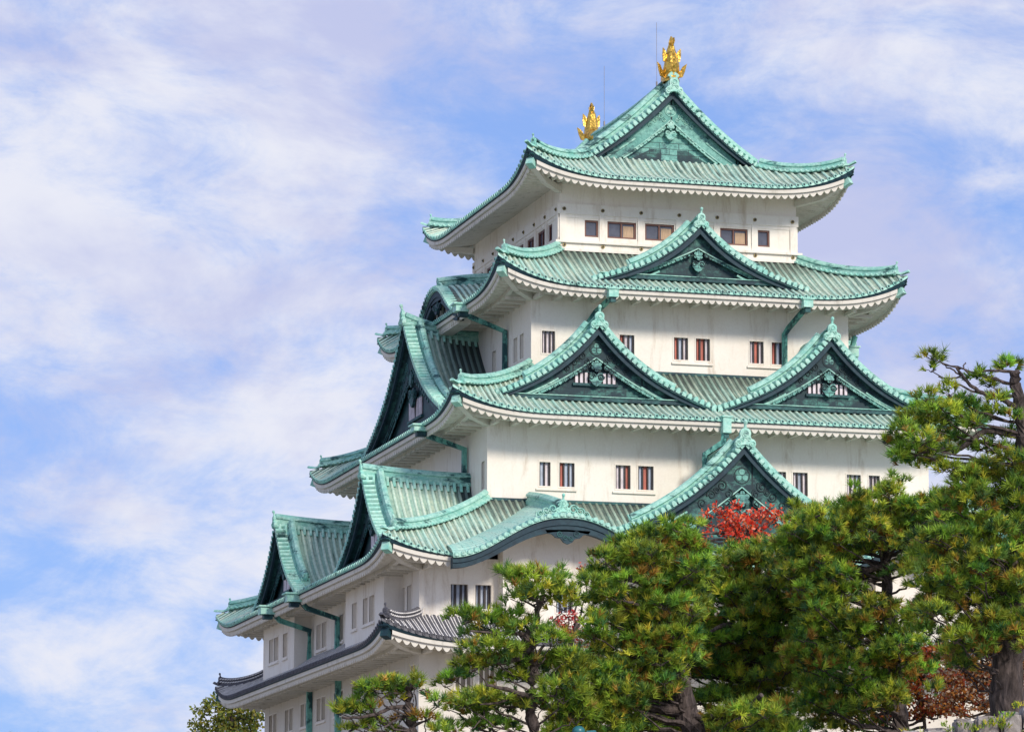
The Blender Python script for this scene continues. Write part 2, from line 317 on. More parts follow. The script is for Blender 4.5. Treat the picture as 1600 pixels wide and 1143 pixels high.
def build_skirt(S, sides=('front', 'left', 'back', 'right'), grey=False, label=None, brackets=True, gaps={}):
    def ingap(side, u): return any(abs(u-c) < h for c, h, vc in gaps.get(side, ()))
    def tend(side, u):
        for c, h, vc in gaps.get(side, ()):
            if abs(u-c) < h: w0, w1, v0, v1 = S.dims(side); return (min(vc+.98*abs(u-c)+.3, v1)-v0)/(v1-v0)
        return 1.0
    def runs(side, ul):
        out, cur = [], []
        for u in ul:
            if ingap(side, u):
                if len(cur) > 1: out.append(cur)
                cur = []
            else: cur.append(u)
        if len(cur) > 1: out.append(cur)
        return out
    pan, rib, lipm = ('tile_pan', 'tile_grey', 'tile_grey') if grey else ('copper_pan', 'copper_rib', 'copper_verge')
    mb = MB(); fas = MB(); sof = MB(); hip = MB()
    NT = 9; uvs0 = 20 if S is S5 else 0
    for side in sides:
        w0, w1, v0, v1 = S.dims(side); T = SIDE[side]
        nu = max(8, int(w1*2/0.7))
        # pan surface as columns following the hips
        us = sorted(set([-w1+2*w1*i/nu for i in range(nu+1)]+[-w0, w0]+[c+k*h+e for c, h, vc in gaps.get(side, ()) for k in (-1, 1) for e in (-.01, .01)]))
        P = []; UV = []
        for u in us:
            ts = S.tstart(side, u); te = max(tend(side, u), ts); row = []; ur = []
            for k in range(NT):
                t = ts+(te-ts)*k/(NT-1); row.append(S.pt(side, u, t)); ur.append((u, t*(v1-v0)))
            P.append(row); UV.append([(a_, b_+uvs0) for a_, b_ in ur])
        mb.grid(P, pan, UV)
        # ribs
        n = int((w1-0.12)/RS)
        for i in range(-n-1, n+1):
            u = (i+0.5)*RS
            if abs(u) > w1-0.12: continue
            ts = S.tstart(side, u)
            te = tend(side, u); cut = te < 1; te = te if cut else 1.004
            if ts > .97*te: continue
            path = [S.pt(side, u, ts+(te-ts)*k/7, 0.0) for k in range(8)]
            if grey:
                for dx in (-.10, .10): mb.sweep([Vector(p)+Vector(T(dx, 0, 0)) for p in path], [(-.035, 0), (-.025, .085), (.025, .085), (.035, 0)], 'mortar', caps=False)
            mb.sweep(path, HALF(0.085), rib, caps=True, uvo=u*3.7, uvs=[uvs0+(ts+(te-ts)*k/7)*(v1-v0) for k in range(8)])
            if cut: continue
            # round end tile
            c = Vector(path[-1]); d = Vector(T(0, 1, 0)); sv = Vector(T(1, 0, 0))
            ring = [c+sv*(.105*math.cos(a))+Vector((0, 0, .105*math.sin(a)+.0)) for a in [2*math.pi*k/8 for k in range(8)]]
            r2 = [p+d*.06 for p in ring]; mb.grid([ring, r2], lipm, closed=True); mb.face(r2, lipm)
            ri = [c+d*.065+(p-c)*.62 for p in ring]; mb.face([p for p in ri], 'copper_dark' if not grey else 'tile_pan')
        # lip, dark sheet, fascia, scallops, soffit
        m_ = int(w1*2/0.1); ul = [-w1+2*w1*i/m_ for i in range(m_+1)]
        def lz(u, k): return S.prof(1)+S.lift*k*max(0, 1-(w1-abs(u))/6)**3
        inner = w1-.12; in2 = w1-.55
        for ur_ in runs(side, ul):
            mb.grid([[T(u, v1, S.z(side, u, 1)), T(u, v1+.02, S.z(side, u, 1)-.13)] for u in ur_], lipm)
            mb.grid([[T(u, v1+.02, S.z(side, u, 1)-.13), T(max(-inner, min(inner, u)), v1-.08, lz(u, .80)-.17)] for u in ur_], 'copper_navy')
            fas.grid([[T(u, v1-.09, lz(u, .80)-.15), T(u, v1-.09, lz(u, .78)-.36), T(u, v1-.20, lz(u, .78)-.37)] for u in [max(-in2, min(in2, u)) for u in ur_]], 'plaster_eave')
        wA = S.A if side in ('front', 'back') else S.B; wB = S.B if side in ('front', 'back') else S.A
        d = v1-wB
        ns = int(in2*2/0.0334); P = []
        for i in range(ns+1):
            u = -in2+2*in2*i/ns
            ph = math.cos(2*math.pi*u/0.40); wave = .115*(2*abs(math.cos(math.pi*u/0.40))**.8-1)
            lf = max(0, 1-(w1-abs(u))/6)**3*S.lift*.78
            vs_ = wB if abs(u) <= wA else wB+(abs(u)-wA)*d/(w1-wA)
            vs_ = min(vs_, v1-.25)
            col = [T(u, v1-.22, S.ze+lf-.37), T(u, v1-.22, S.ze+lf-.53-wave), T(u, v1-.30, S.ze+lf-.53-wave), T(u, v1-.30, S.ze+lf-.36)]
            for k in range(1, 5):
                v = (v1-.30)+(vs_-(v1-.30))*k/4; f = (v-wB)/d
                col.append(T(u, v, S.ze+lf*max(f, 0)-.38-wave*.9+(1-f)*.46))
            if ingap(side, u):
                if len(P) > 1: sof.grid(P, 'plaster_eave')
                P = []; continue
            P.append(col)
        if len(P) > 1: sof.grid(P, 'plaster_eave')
        if brackets:
            bm = MB(); vb = wB+d*.52
            zb = S.ze-.20
            L_ = wA+d*.52
            for ur_ in runs(side, [-L_+2*L_*k/60 for k in range(61)]): bm.sweep([T(u, vb, zb+S.lift*.4*max(0, 1-(w1-abs(u))/6)**3-.12) for u in ur_], [(-.11, -.11), (-.11, .11), (.11, .11), (.11, -.11)], 'plaster_eave', closed=True)
            k_ = int(wA/1.06)
            for i in range(-k_, k_+1):
                u = i*wA/k_*.985 if k_ else 0
                if ingap(side, u): continue
                bm.box(u-.11, u+.11, wB-.02, vb+.10, zb-.30, zb-.12, 'plaster_eave', T)
            bm.build('eave_beam', roof_parent)
    roof = mb.build('tiled_roof', castle)
    if label: roof['label'] = label
    fas.build('eave_fascia', roof); sof.build('eave_soffit', roof)
    return roof
roof_parent = castle

def hip_ridges(S, roof, grey=False, corners=((-1, -1), (1, -1), (-1, 1), (1, 1)), h=.42, tin=0.0, tout=.90):
    for sx, sy in corners:
        mb = MB(); mat = 'tile_grey' if grey else 'copper_ridge'
        path = []
        for k in range(15):
            t = tin+(tout-tin)*k/14
            w = S.a0+t*(S.ax1-S.a0); v = S.b0+t*(S.by1-S.b0)
            path.append(Vector((sx*w, sy*v, S.z('front', w, t)+.02+.10*(k/14)**6)))
        k1 = .8 if grey else 1.0
        mb.sweep(path, [(-.22*k1, -.05), (-.19*k1, h*.45), (-.12, h*.5), (-.12, h*.62), (-.18*k1, h*.66), (-.17*k1, h*.8), (-.10, h), (0, h*1.12), (.10, h), (.17*k1, h*.8), (.18*k1, h*.66), (.12, h*.62), (.12, h*.5), (.19*k1, h*.45), (.22*k1, -.05)], mat)
        # thin lines: drip course under the ridge
        if not grey:
            mb.sweep([p+Vector((0, 0, -.02)) for p in path], [(-.30, 0), (-.29, .09), (.29, .09), (.30, 0)], 'copper_verge', caps=False)
            n = len(path); tot = 0
            acc = [0]
            for i in range(1, n): acc.append(acc[-1]+(path[i]-path[i-1]).length)
            m_ = int(acc[-1]/.3)
            for j in range(m_):      # dark gaps of small end tiles along the hip
                d_ = (j+.5)*.3; i = next(i for i in range(1, n) if acc[i] >= d_); f = (d_-acc[i-1])/(acc[i]-acc[i-1]); c = path[i-1].lerp(path[i], f)
                t_ = (path[i]-path[i-1]).normalized(); s_ = t_.cross(Vector((0, 0, 1))).normalized()
                for sg in (-1, 1):
                    a = c+s_*(sg*.2)+Vector((0, 0, .07)); b = c+s_*(sg*.36)+Vector((0, 0, .0))
                    mb.sweep([a, b], HALF(.07, 5), 'copper_verge')
        else:
            for j in range(18):
                c = path[0].lerp(path[-1], 0) if 0 else path[min(13, j*14//18)].lerp(path[min(14, j*14//18+1)], (j*14/18) % 1)
                t_ = (path[5]-path[4]).normalized(); s_ = t_.cross(Vector((0, 0, 1))).normalized()
                for sg in (-1, 1):
                    for hh in (.18, .36):
                        mb.box(-.07, .07, -.02, .02, -.03, .03, 'mortar', lambda x, y, z, c=c, s_=s_, sg=sg, hh=hh, t_=t_: c+s_*(sg*.20+y)+t_*x+Vector((0, 0, hh*h/.42+z)))
        mb.build('hip_ridge', roof)
        # corner ornament + tip tiles
        c = path[-1]; dirv = Vector((sx, sy, 0)).normalized()
        ornament('corner_ornament', roof, c+Vector((0, 0, -.02)), dirv, .47, grey)
        tip = MB(); a = c+Vector((0, 0, -.02)); tp = Vector((sx*S.ax1, sy*S.by1, S.z('front', S.ax1, 1)+.10))
        tip.sweep([a, a.lerp(tp, .5)+Vector((0, 0, -.05)), tp+dirv*.10+Vector((0, 0, .06))], HALF(.13), 'tile_grey' if grey else 'copper_verge')
        tip.build('corner_tile', roof)
        # hip rafter under the corner with its copper cap
        rf = MB(); wi = Vector((sx*S.A, sy*S.B, S.ze-.35)); wo = Vector((sx*(S.ax1-.5), sy*(S.by1-.5), S.ze+S.lift*.62-.42))
        mid = wi.lerp(wo, .55)+Vector((0, 0, -S.lift*.16))
        rf.sweep([wi, mid, wo], [(-.16, -.17), (-.16, .15), (.16, .15), (.16, -.17)], 'plaster_eave', closed=True)
        rf.sweep([wo, wo+(wo-mid).normalized()*.50], [(-.21, -.22), (-.21, .2), (.21, .2), (.21, -.22)], 'copper_verge' if not grey else 'copper_dark', closed=True)
        rf.sweep([wo+Vector((0, 0, .2)), wo+(wo-mid).normalized()*.62+Vector((0, 0, .24))], [(-.27, 0), (-.27, .06), (.27, .06), (.27, 0)], 'copper_dark', closed=True)
        rf.sweep([wi.lerp(wo, .45)+Vector((0, 0, .25)), wo+Vector((0, 0, .32)), Vector((sx*(S.ax1-.1), sy*(S.by1-.1), S.z('front', S.ax1, 1)-.22))], [(-.1, -.14), (-.1, .14), (.1, .14), (.1, -.14)], 'copper_navy', closed=True)
        rf.build('corner_rafter', roof)

def disc(mb, T, u, v, z, r, d, mat, seg=14, ring=0.0):
    """short cylinder facing outward (+v), optionally a ring"""
    a = [(u+r*math.cos(2*math.pi*k/seg), z+r*math.sin(2*math.pi*k/seg)) for k in range(seg)]
    if ring:
        b = [(u+(r-ring)*math.cos(2*math.pi*k/seg), z+(r-ring)*math.sin(2*math.pi*k/seg)) for k in range(seg)]
        G = [[T(x, v, y) for x, y in a], [T(x, v+d, y) for x, y in a], [T(x, v+d, y) for x, y in b], [T(x, v, y) for x, y in b]]
        mb.grid(G, mat, closed=True)
    else: mb.extrude(a, T, v, v+d, mat)
def scroll(mb, T, u, v, z, r, d, mat, turn=1, seg=22, rot=0.0):
    """spiral raised band"""
    pts = []
    for k in range(seg):
        a = rot+turn*k/seg*3.1*math.pi; rr = r*(1-.78*k/seg); pts.append((u+rr*math.cos(a), z+rr*math.sin(a), .16*r*(1.25-.6*k/seg)))
    P = [Vector(T(x, v, y)) for x, y, w_ in pts]; dd = Vector(T(0, 1, 0))-Vector(T(0, 0, 0))
    prof = []
    G = []
    for i, p in enumerate(P):
        t = (P[min(i+1, seg-1)]-P[max(i-1, 0)]).normalized(); s_ = t.cross(dd).normalized(); w_ = pts[i][2]
        G.append([p-s_*w_, p-s_*w_*.6+dd*d, p+s_*w_*.6+dd*d, p+s_*w_])
    mb.grid(G, mat)

def ornament(name, parent, pos, dirv, s=1.0, grey=False, spike=True):
    """ridge-end ornament: shouldered plate with a round face, side scrolls and a knob on top"""
    mat = 'tile_grey' if grey else 'copper_verge'; mb = MB()
    sv = Vector((-dirv.y, dirv.x, 0)); sv = -sv
    T = lambda u, v, z: pos+sv*(u*s)+dirv*(v*s)+Vector((0, 0, z*s))
    half = [(.0, 1.02), (.16, .99), (.29, .88), (.33, .70), (.30, .52), (.36, .40), (.50, .36), (.60, .24), (.62, .08), (.54, -.12), (.40, -.16), (.28, .0), (.0, .06)]
    poly = half+[(-x, y) for x, y in half[::-1][1:-1]]
    mb.extrude(poly, T, -.14, .10, mat)
    disc(mb, T, 0, .10, .68, .24, .05, mat, 14, .06); disc(mb, T, 0, .10, .68, .13, .06, 'copper_ridge' if not grey else mat, 10)
    for sg in (-1, 1):
        scroll(mb, T, sg*.42, .10, .12, .19, .05, mat, sg); scroll(mb, T, sg*.2, .10, .36, .13, .05, mat, -sg)
    if spike:
        mb.tube([T(0, 0, 1.0), T(0, .03, 1.16), T(0, .06, 1.26)], [.10*s, .085*s, .10*s], mat, 8)
        mb.tube([T(0, .05, 1.22), T(0, .07, 1.30), T(0, .1, 1.42), T(0, .12, 1.50)], [.07*s, .13*s, .13*s, .03*s], mat, 8)
    mb.build(name, parent)

# ------------------------------------------------------------------ storeys (half width x, half depth y)
A = {5: 6.6, 4: 8.72, 3: 11.9, 2: 16.44}; B = {5: 8.72, 4: 10.84, 3: 14.02, 2: 18.26}
D = 2.45
S5 = Skirt(A[5], B[5], A[5]+D, B[5]+D, 4.75, 7.9, 43.48, 0, 1.40, c=.7, qmax=.475, ext=0, H=5.75)
S4 = Skirt(A[4], B[4], A[4]+D, B[4]+D, A[5], B[5], 37.25, 39.90, 1.42)
S3 = Skirt(A[3], B[3], A[3]+D, B[3]+D, A[4], B[4], 30.08, 33.20, 1.15)
S2 = Skirt(A[2], B[2], A[2]+D, B[2]+D, A[3], B[3], 22.18, 25.83, 1.00)
S1 = Skirt(A[2], B[2], A[2]+D, B[2]+D-.05, A[2], B[2], 18.05, 19.42, .95)
LAB = {5: 'pale green copper hipped roof skirt under the top gable', 1: 'dark grey tiled roof with white mortar lines'}
roofs = {}; GAPS = {'front': [(-9.7, 5.5, 14.3), (9.7, 5.5, 14.3)]}
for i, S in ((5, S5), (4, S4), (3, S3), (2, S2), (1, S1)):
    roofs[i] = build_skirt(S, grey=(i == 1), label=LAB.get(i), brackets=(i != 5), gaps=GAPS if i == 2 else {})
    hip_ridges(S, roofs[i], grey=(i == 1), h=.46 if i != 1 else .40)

# ------------------------------------------------------------------ triangular dormer gables
def gable(S, side, uc, vf, vw, zp, H, W, c=.9, rise=.35, windows=0, pale=False, orn=1.15, panel_win_z=None, crest=True, ridge=True, skirtclip=True, label=None, rib='copper_rib', pan='copper_pan', ulim=None):
    T0 = SIDE[side]; T = lambda u, v, z: T0(uc+u, v, z)
    root = MB()
    def D_(s):
        x = s/W
        if skirtclip: return H*(.55*x+.45*(1-max(1-x, 0)**3))
        return H*((1+c)*x-c*x*x)
    def zr(v): x = (v-vw)/(vf-vw) if vf != vw else 1; return zp-rise+rise*max(0, x)**2
    def zd(u, v): return zr(v)-D_(abs(u))
    def hit(u, v):            # where dormer meets the skirt on the outside
        return S.zv(side, uc+u, v)
    def umax(v, sg):
        if not skirtclip:
            w0, w1, v0, v1 = S.dims(side)
            return W
        lo, hi = 0.0, W*1.12
        for _ in range(26):
            m_ = (lo+hi)/2
            if zd(m_*sg, v) > hit(m_*sg, v)-.02: lo = m_
            else: hi = m_
        return min(lo, ulim) if ulim else lo
    n = 14
    vs = [vw+(vf-vw)*k/12 for k in range(13)]
    for sg in (-1, 1):
        P = []; UV = []
        for v in vs:
            um = umax(v, sg); row = []; ur = []
            for k in range(n):
                s_ = um*k/(n-1); row.append(T(sg*s_, v, zd(s_, v))); ur.append((v, 20+s_*1.2))
            P.append(row); UV.append(ur)
        root.grid(P, pan, UV)
        # underside near the verge
        P2 = [[T(sg*umax(v, sg)*k/(n-1), v, zd(umax(v, sg)*k/(n-1), v)-.16) for k in range(n)] for v in (vf, vf-.5, vf-1.0)]
        root.grid(P2, 'copper_dark')
        root.grid([[T(sg*umax(vf, sg)*k/(n-1), vf, zd(umax(vf, sg)*k/(n-1), vf)-dz) for k in range(n)] for dz in (-.02, .16)], 'copper_dark')
        root.grid([[T(sg*umax(vf, sg)*k/(n-1), v, zd(umax(vf, sg)*k/(n-1), vf)+.012) for k in range(n)] for v in (vf, vf-.56)], 'copper_dark')
        # ribs running down the slope
        i0 = int(math.ceil((vw)/RS)); 
        v = (i0+.5)*RS
        while v < vf-1.2:
            um = umax(v, sg)
            if um > .3:
                path = [T(sg*(um*k/9), v, zd(um*k/9, v)) for k in range(10)]
                root.sweep(path, HALF(.085), rib, caps=True, uvo=v*3.7, uvs=[20+um*k/9 for k in range(10)])
            v += RS
    body = root.build('gable_roof', castle)
    if label: body['label'] = label
    um_f = min(umax(vf, 1), umax(vf, -1))
    # verge tiles: short ribs across the edge, spaced along the slope
    vg = MB()
    for sg in (-1, 1):
        um = umax(vf, sg); arc = [0]; pts = [0]
        K = 200
        for k in range(1, K+1):
            s0, s1 = um*(k-1)/K, um*k/K; arc.append(arc[-1]+math.hypot(s1-s0, D_(s1)-D_(s0)))
        nt_ = int(arc[-1]/.335)
        for j in range(nt_):
            d_ = (j+.5)*arc[-1]/nt_; k = next(k for k in range(K+1) if arc[k] >= d_); s_ = um*k/K
            slope = math.atan2(D_(s_+.01)-D_(s_-.01), .02)
            up = Vector(T0(sg*math.sin(slope), 0, 0))+Vector((0, 0, math.cos(slope)))
            a = Vector(T(sg*s_, vf-.55, zd(s_, vf)+.02)); b = Vector(T(sg*s_, vf+.05, zd(s_, vf)-.01))
            sd2 = (b-a).normalized()
            # tile: broad flat trough with a round cap
            vg.sweep([a, b], [(-.115, -.06), (-.115, .09), (-.075, .19), (0, .225), (.075, .19), (.115, .09), (.115, -.06)], 'copper_verge', up=up)
            c0 = b+up*.08
            ring = [c0+sd2*.012+(up*math.sin(a_)+sd2.cross(up)*math.cos(a_))*.10 for a_ in [2*math.pi*q/8 for q in range(8)]]
            vg.face(ring, 'copper_verge')
        # two long round rolls beside the verge, and the big descending ridge
        for off, r_, lf in ((.66, .11, 0),):
            path = [T(sg*um*k/24, vf-off, zd(um*k/24, vf-off)+.03) for k in range(25)]
            vg.sweep(path, HALF(r_), 'copper_verge')
    vg.build('verge_tiles', body)
    for sg in (-1, 1):
        um = umax(vf-.9, sg); dr = MB()
        endf = .80 if skirtclip else .99
        path = [T(sg*(um*endf*k/26), vf-.88, zd(um*endf*k/26, vf-.88)) for k in range(27)]
        dr.sweep(path, [(-.20, -.03), (-.18, .26), (-.10, .29), (-.10, .40), (-.20, .45), (-.13, .64), (0, .70), (.13, .64), (.20, .45), (.10, .40), (.10, .29), (.18, .26), (.20, -.03)], 'copper_ridge')
        e = Vector(path[-1]); dv = (e-Vector(path[-3])); dv.z = 0; dv.normalize()
        if skirtclip:
            dr.tube([e+Vector((0, 0, .28)), e+dv*.2+Vector((0, 0, .40)), e+dv*.36+Vector((0, 0, .62))], [.15, .11, .02], 'copper_verge', 7)
            dr.box(-.26, .26, -.05, .08, -.05, .36, 'copper_verge', lambda x, y, z, e=e, dv=dv: e+dv*y+Vector((-dv.y, dv.x, 0))*x+Vector((0, 0, z)))
        dr.build('descending_ridge', body)
    # main ridge
    if ridge:
        rg = MB(); v_in = vw
        path = [T(0, v, zr(v)+.0) for v in [v_in+(vf+.02-v_in)*k/12 for k in range(13)]]
        h = .62
        rg.sweep(path, [(-.24, -.12), (-.24, .12), (-.19, .14), (-.19, .30), (-.27, .33), (-.25, .42), (-.12, .55), (0, h), (.12, .55), (.25, .42), (.27, .33), (.19, .30), (.19, .14), (.24, .12), (.24, -.12)], 'copper_ridge')
        nn = int((vf-vw)/RS)
        for k in range(nn):
            v = vw+(k+.5)*RS
            for sg in (-1, 1): rg.sweep([T(sg*.22, v, zr(v)+.02), T(sg*.36, v, zd(.36, v)+.05)], HALF(.09, 5), 'copper_verge')
        rg.build('ridge', body)
        ornament('ridge_ornament', body, Vector(T(0, vf+.04, zp-.12)), Vector(T0(0, 1, 0)), orn*.76)
    # boards
    bb = MB(); K = 26; va = vf-.12
    for sg in (-1, 1):
        um = umax(va, sg)
        ol = [(um*k/K, zd(um*k/K, vf)-.10) for k in range(K+1)]
        G = [[T(sg*s_, va, z), T(sg*s_, va, z-.42+.22*(s_/um)), T(sg*s_, va-.14, z-.42+.22*(s_/um))] for s_, z in ol]
        bb.grid(G, 'copper_navy')
    bb.build('edge_board', body)
    # wide bargeboard between the edge and the inner triangle
    vb = vf-.52; Wi = um_f*.70; apex = zp-H*.40; 
    zbase = S.zv(side, uc, vf-.85)-.05 if skirtclip else S.prof(0)-.12
    def inner(s): x = s/Wi; return apex-(apex-zbase)*((1.22)*x-.22*x*x)
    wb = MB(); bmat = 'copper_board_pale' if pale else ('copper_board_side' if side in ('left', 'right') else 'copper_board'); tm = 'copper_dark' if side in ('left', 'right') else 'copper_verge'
    for sg in (-1, 1):
        um = umax(vb, sg); rows = []
        for k in range(K+1):
            s_ = um*k/K; top = zd(s_, vf)-.3; bot = inner(s_) if s_ < Wi else zbase
            bot = min(bot, top-.02)
            rows.append([T(sg*s_, vb, top), T(sg*s_, vb, bot), T(sg*s_, vb-.15, bot)])
        wb.grid(rows, bmat, [[(r[0][0]*.3+r[0][1]*.3, 3.1), (r[0][0]*.3+r[0][1]*.3, 3.1), (0, 0)] for r in rows])
        # mouldings: pale line along the inner edge, dark band in the middle
        wb.sweep([T(sg*Wi*k/16, vb, inner(Wi*k/16)) for k in range(17)], [(-.03, -.03), (-.03, .03), (.03, .03), (.03, -.03)], 'copper_ridge' if tm == 'copper_verge' else tm, closed=True)
        wb.sweep([T(sg*(um*.42+um*.42*k/10), vb+.005, zd(um*.42+um*.42*k/10, vf)-.3-.34*(1-k/14)-.14) for k in range(11)], [(-.05, -.05), (-.05, .04), (.05, .04), (.05, -.05)], 'copper_ridge' if tm == 'copper_verge' else tm, closed=True)
    wbo = wb.build('bargeboard', body)
    # relief on the bargeboard
    om = MB(); ct = MB(); k0 = W/6.15
    omat = ('copper_board_pale' if tm == 'copper_verge' else tm) if not pale else 'copper_ridge'
    if crest:
        rc = .36*k0**.5; zc = (zp-.55*k0+apex)/2-.10
        disc(ct, T, 0, vb-.02, zc, rc, .05, omat, 22, .05); disc(ct, T, 0, vb-.02, zc, rc*.97, .03, bmat, 22)
        for a_ in (90, 210, 330):
            a_ = math.radians(a_); disc(ct, T, rc*.44*math.cos(a_), vb-.01, zc+rc*.44*math.sin(a_), rc*.36, .04, omat, 10)
        for sg in (-1, 1):
            for (du, dz, r_) in ((.75, -.50, .20), (.5, -.85, .16), (1.15, -.95, .18), (.95, -.75, .12), (1.5, -1.35, .16)):
                sc_ = MB(); scroll(sc_, T, sg*du*k0, vb, zc+dz*k0*.78, r_*k0, .05, omat, sg, rot=du*3); sc_.build('relief_scroll', body)
        ct.build('round_crest', body)
    # pendant inside the triangle: flower, heart and side scrolls hanging from the apex
    vp = vb-.02; pz = apex-.42*k0; pm = ('copper_board_pale' if tm == 'copper_verge' else tm) if not pale else 'copper_ridge'
    disc(om, T, 0, vp, pz, .20*k0, .12, pm, 12)
    for q in range(6):
        a_ = q*math.pi/3+.5; disc(om, T, .2*k0*math.cos(a_), vp, pz+.2*k0*math.sin(a_), .10*k0, .08, pm, 8)
    hz = pz-.62*k0
    hp = [(0, -.42), (.2, -.30), (.36, -.08), (.40, .12), (.30, .28), (.14, .26), (0, .16)]
    hp = [(x*k0, hz+y*k0) for x, y in hp]; hp = hp+[(-x, y) for x, y in hp[::-1][1:-1]]
    om.extrude(hp, T, vp-.1, vp+.04, pm)
    for sg in (-1, 1):
        scroll(om, T, sg*.24*k0, vp+.04, hz+.08*k0, .18*k0, .05, pm, -sg)
        fg = MB(); fg.sweep([T(sg*(.45*k0+(Wi*.8-.45*k0)*q/10), vp-.03, inner(.45*k0+(Wi*.8-.45*k0)*q/10)-.12*k0) for q in range(11)], [(-.02, -.07), (-.02, .07), (.02, .07), (.02, -.07)], pm, closed=True)
        for j in range(8):
            s_ = (.55+.27*j)*k0
            if s_ > Wi*.8: break
            r_ = (.19-.012*j)*k0 if j < 2 else .085*k0
            z_ = inner(s_)-.14*k0
            (scroll if j < 2 else disc)(fg, T, sg*s_, vp-.02, z_, r_ if j < 2 else r_*.95, .06, pm)
        fg.build('carved_fringe', body)
    om.build('carved_pendant', body)
    # inner panel
    pn = MB(); vp2 = vf-.8
    pts = [(Wi*1.04*k/10, inner(Wi*k/10)+.25) for k in range(11)]
    if skirtclip: poly = [(-x, z) for x, z in pts[::-1]]+pts[1:]+[(Wi, zbase-.15), (-Wi, zbase-.15)]
    else: poly = [(-x, z) for x, z in pts[::-1]]+pts[1:]
    pmat = bmat
    pn.face([T(u, vp2, z) for u, z in poly], pmat, poly)
    ub = min(um_f*.88, 4.2) if ulim else um_f*.88
    pn.box(-ub, ub, vf-.8, vf-.28, zbase-.08, zbase+.13, 'copper_dark' if not pale else 'copper_verge', T)
    pn.box(-ub*1.03, ub*1.03, vf-.8, vf-.22, zbase+.13, zbase+.17, 'copper_ridge' if tm == 'copper_verge' else tm, T)
    if pale:   # dark louvred openings
        for sg in (-1, 1):
            zt_ = zbase+1.05
            zt_ = zbase+.95; q = [(sg*.45, zbase+.25), (sg*2.3, zbase+.25), (sg*1.0, zt_), (sg*.45, zt_)]
            pn.face([T(u, vp2+.006, z) for u, z in q], 'copper_board', q)
    pn.build('gable_panel', body)
    if windows:
        for sg in (-1, 1):
            wn = MB(); z0, z1 = panel_win_z; u0, u1 = sorted((sg*.10*windows, sg*1.12*windows))
            z1b = z1
            wn.box(u0, u1, vp2, vp2+.02, z0, z1b, 'void', T)
            wn.box(u0-.08, u1+.08, vp2, vp2+.14, z0-.14, z0, 'copper_dark', T); wn.box(u0-.06, u1+.06, vp2, vp2+.10, z1b, z1b+.06, 'copper_dark', T)
            fr = wn.build('gable_window', body)
            br = MB(); nb = 4
            for j in range(nb):
                uu = u0+(u1-u0)*(j+.5)/nb; br.box(uu-.07, uu+.07, vp2+.03, vp2+.09, z0, z1b, 'shutter_pale', T)
            br.build('window_bars', body)
    return body

gable(S4, 'front', .08, 12.3, B[5], 41.0, 3.08, 5.3, c=.92, rise=.3, orn=.86, crest=False, label='small green copper gable below the top storey')
for uc, lb in ((-6.28, 'left of the two green copper gables on the third roof'), (6.28, 'right of the two green copper gables on the third roof')):
    gable(S3, 'front', uc, 15.0, B[4], 34.9, 4.12, 6.25, c=.8, rise=.35, windows=1, panel_win_z=(31.95, 32.5), orn=.98, label=lb)
gable(S2, 'front', 0, 19.4, B[3], 28.42, 5.35, 8.6, c=.9, ulim=6.9, rise=.4, orn=1.15, label='broad green copper gable above the red maple')
for side in ('left', 'right'):
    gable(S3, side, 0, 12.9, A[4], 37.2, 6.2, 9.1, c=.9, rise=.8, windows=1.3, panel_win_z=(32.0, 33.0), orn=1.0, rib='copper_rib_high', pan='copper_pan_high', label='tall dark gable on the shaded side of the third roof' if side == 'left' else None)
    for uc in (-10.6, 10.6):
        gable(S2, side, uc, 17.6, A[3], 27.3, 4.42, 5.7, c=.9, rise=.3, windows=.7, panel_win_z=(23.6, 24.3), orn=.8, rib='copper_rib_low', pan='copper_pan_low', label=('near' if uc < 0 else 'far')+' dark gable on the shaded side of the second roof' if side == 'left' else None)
# top hip-and-gable roof (front and back halves)
def top_gable(side):
    S = S5
    W = 4.75; zt = S.ze+S.H; Hh = zt-S.prof(0)
    # profile along lateral s: q=1-s/9.05
    g = gable(S, side, 0, 7.9, 0.0, zt, Hh, W, c=(.7*(W/9.05)**2*S.H)/Hh, rise=0.0, pale=True, ridge=False, skirtclip=False, windows=0, label='pale green top gable crowned by the golden fish' if side == 'front' else None)
    return g
tg = top_gable('front'); top_gable('back')
rg = MB(); zt = S5.ze+S5.H
def rz(y): return zt+.28*(abs(y)/7.9)**2.5
rg.sweep([(0, y, rz(y)-.05) for y in [8.0-16.0*k/24 for k in range(25)]], [(-.30, -.15), (-.30, .16), (-.22, .18), (-.22, .40), (-.32, .43), (-.30, .52), (-.14, .68), (0, .74), (.14, .68), (.30, .52), (.32, .43), (.22, .40), (.22, .18), (.30, .16), (.30, -.15)], 'copper_ridge')
rg.build('main_ridge', castle)
for sy in (-1, 1): ornament('ridge_ornament', castle, Vector((0, sy*8.02, zt-.22)), Vector((0, sy, 0)), .78, spike=False)

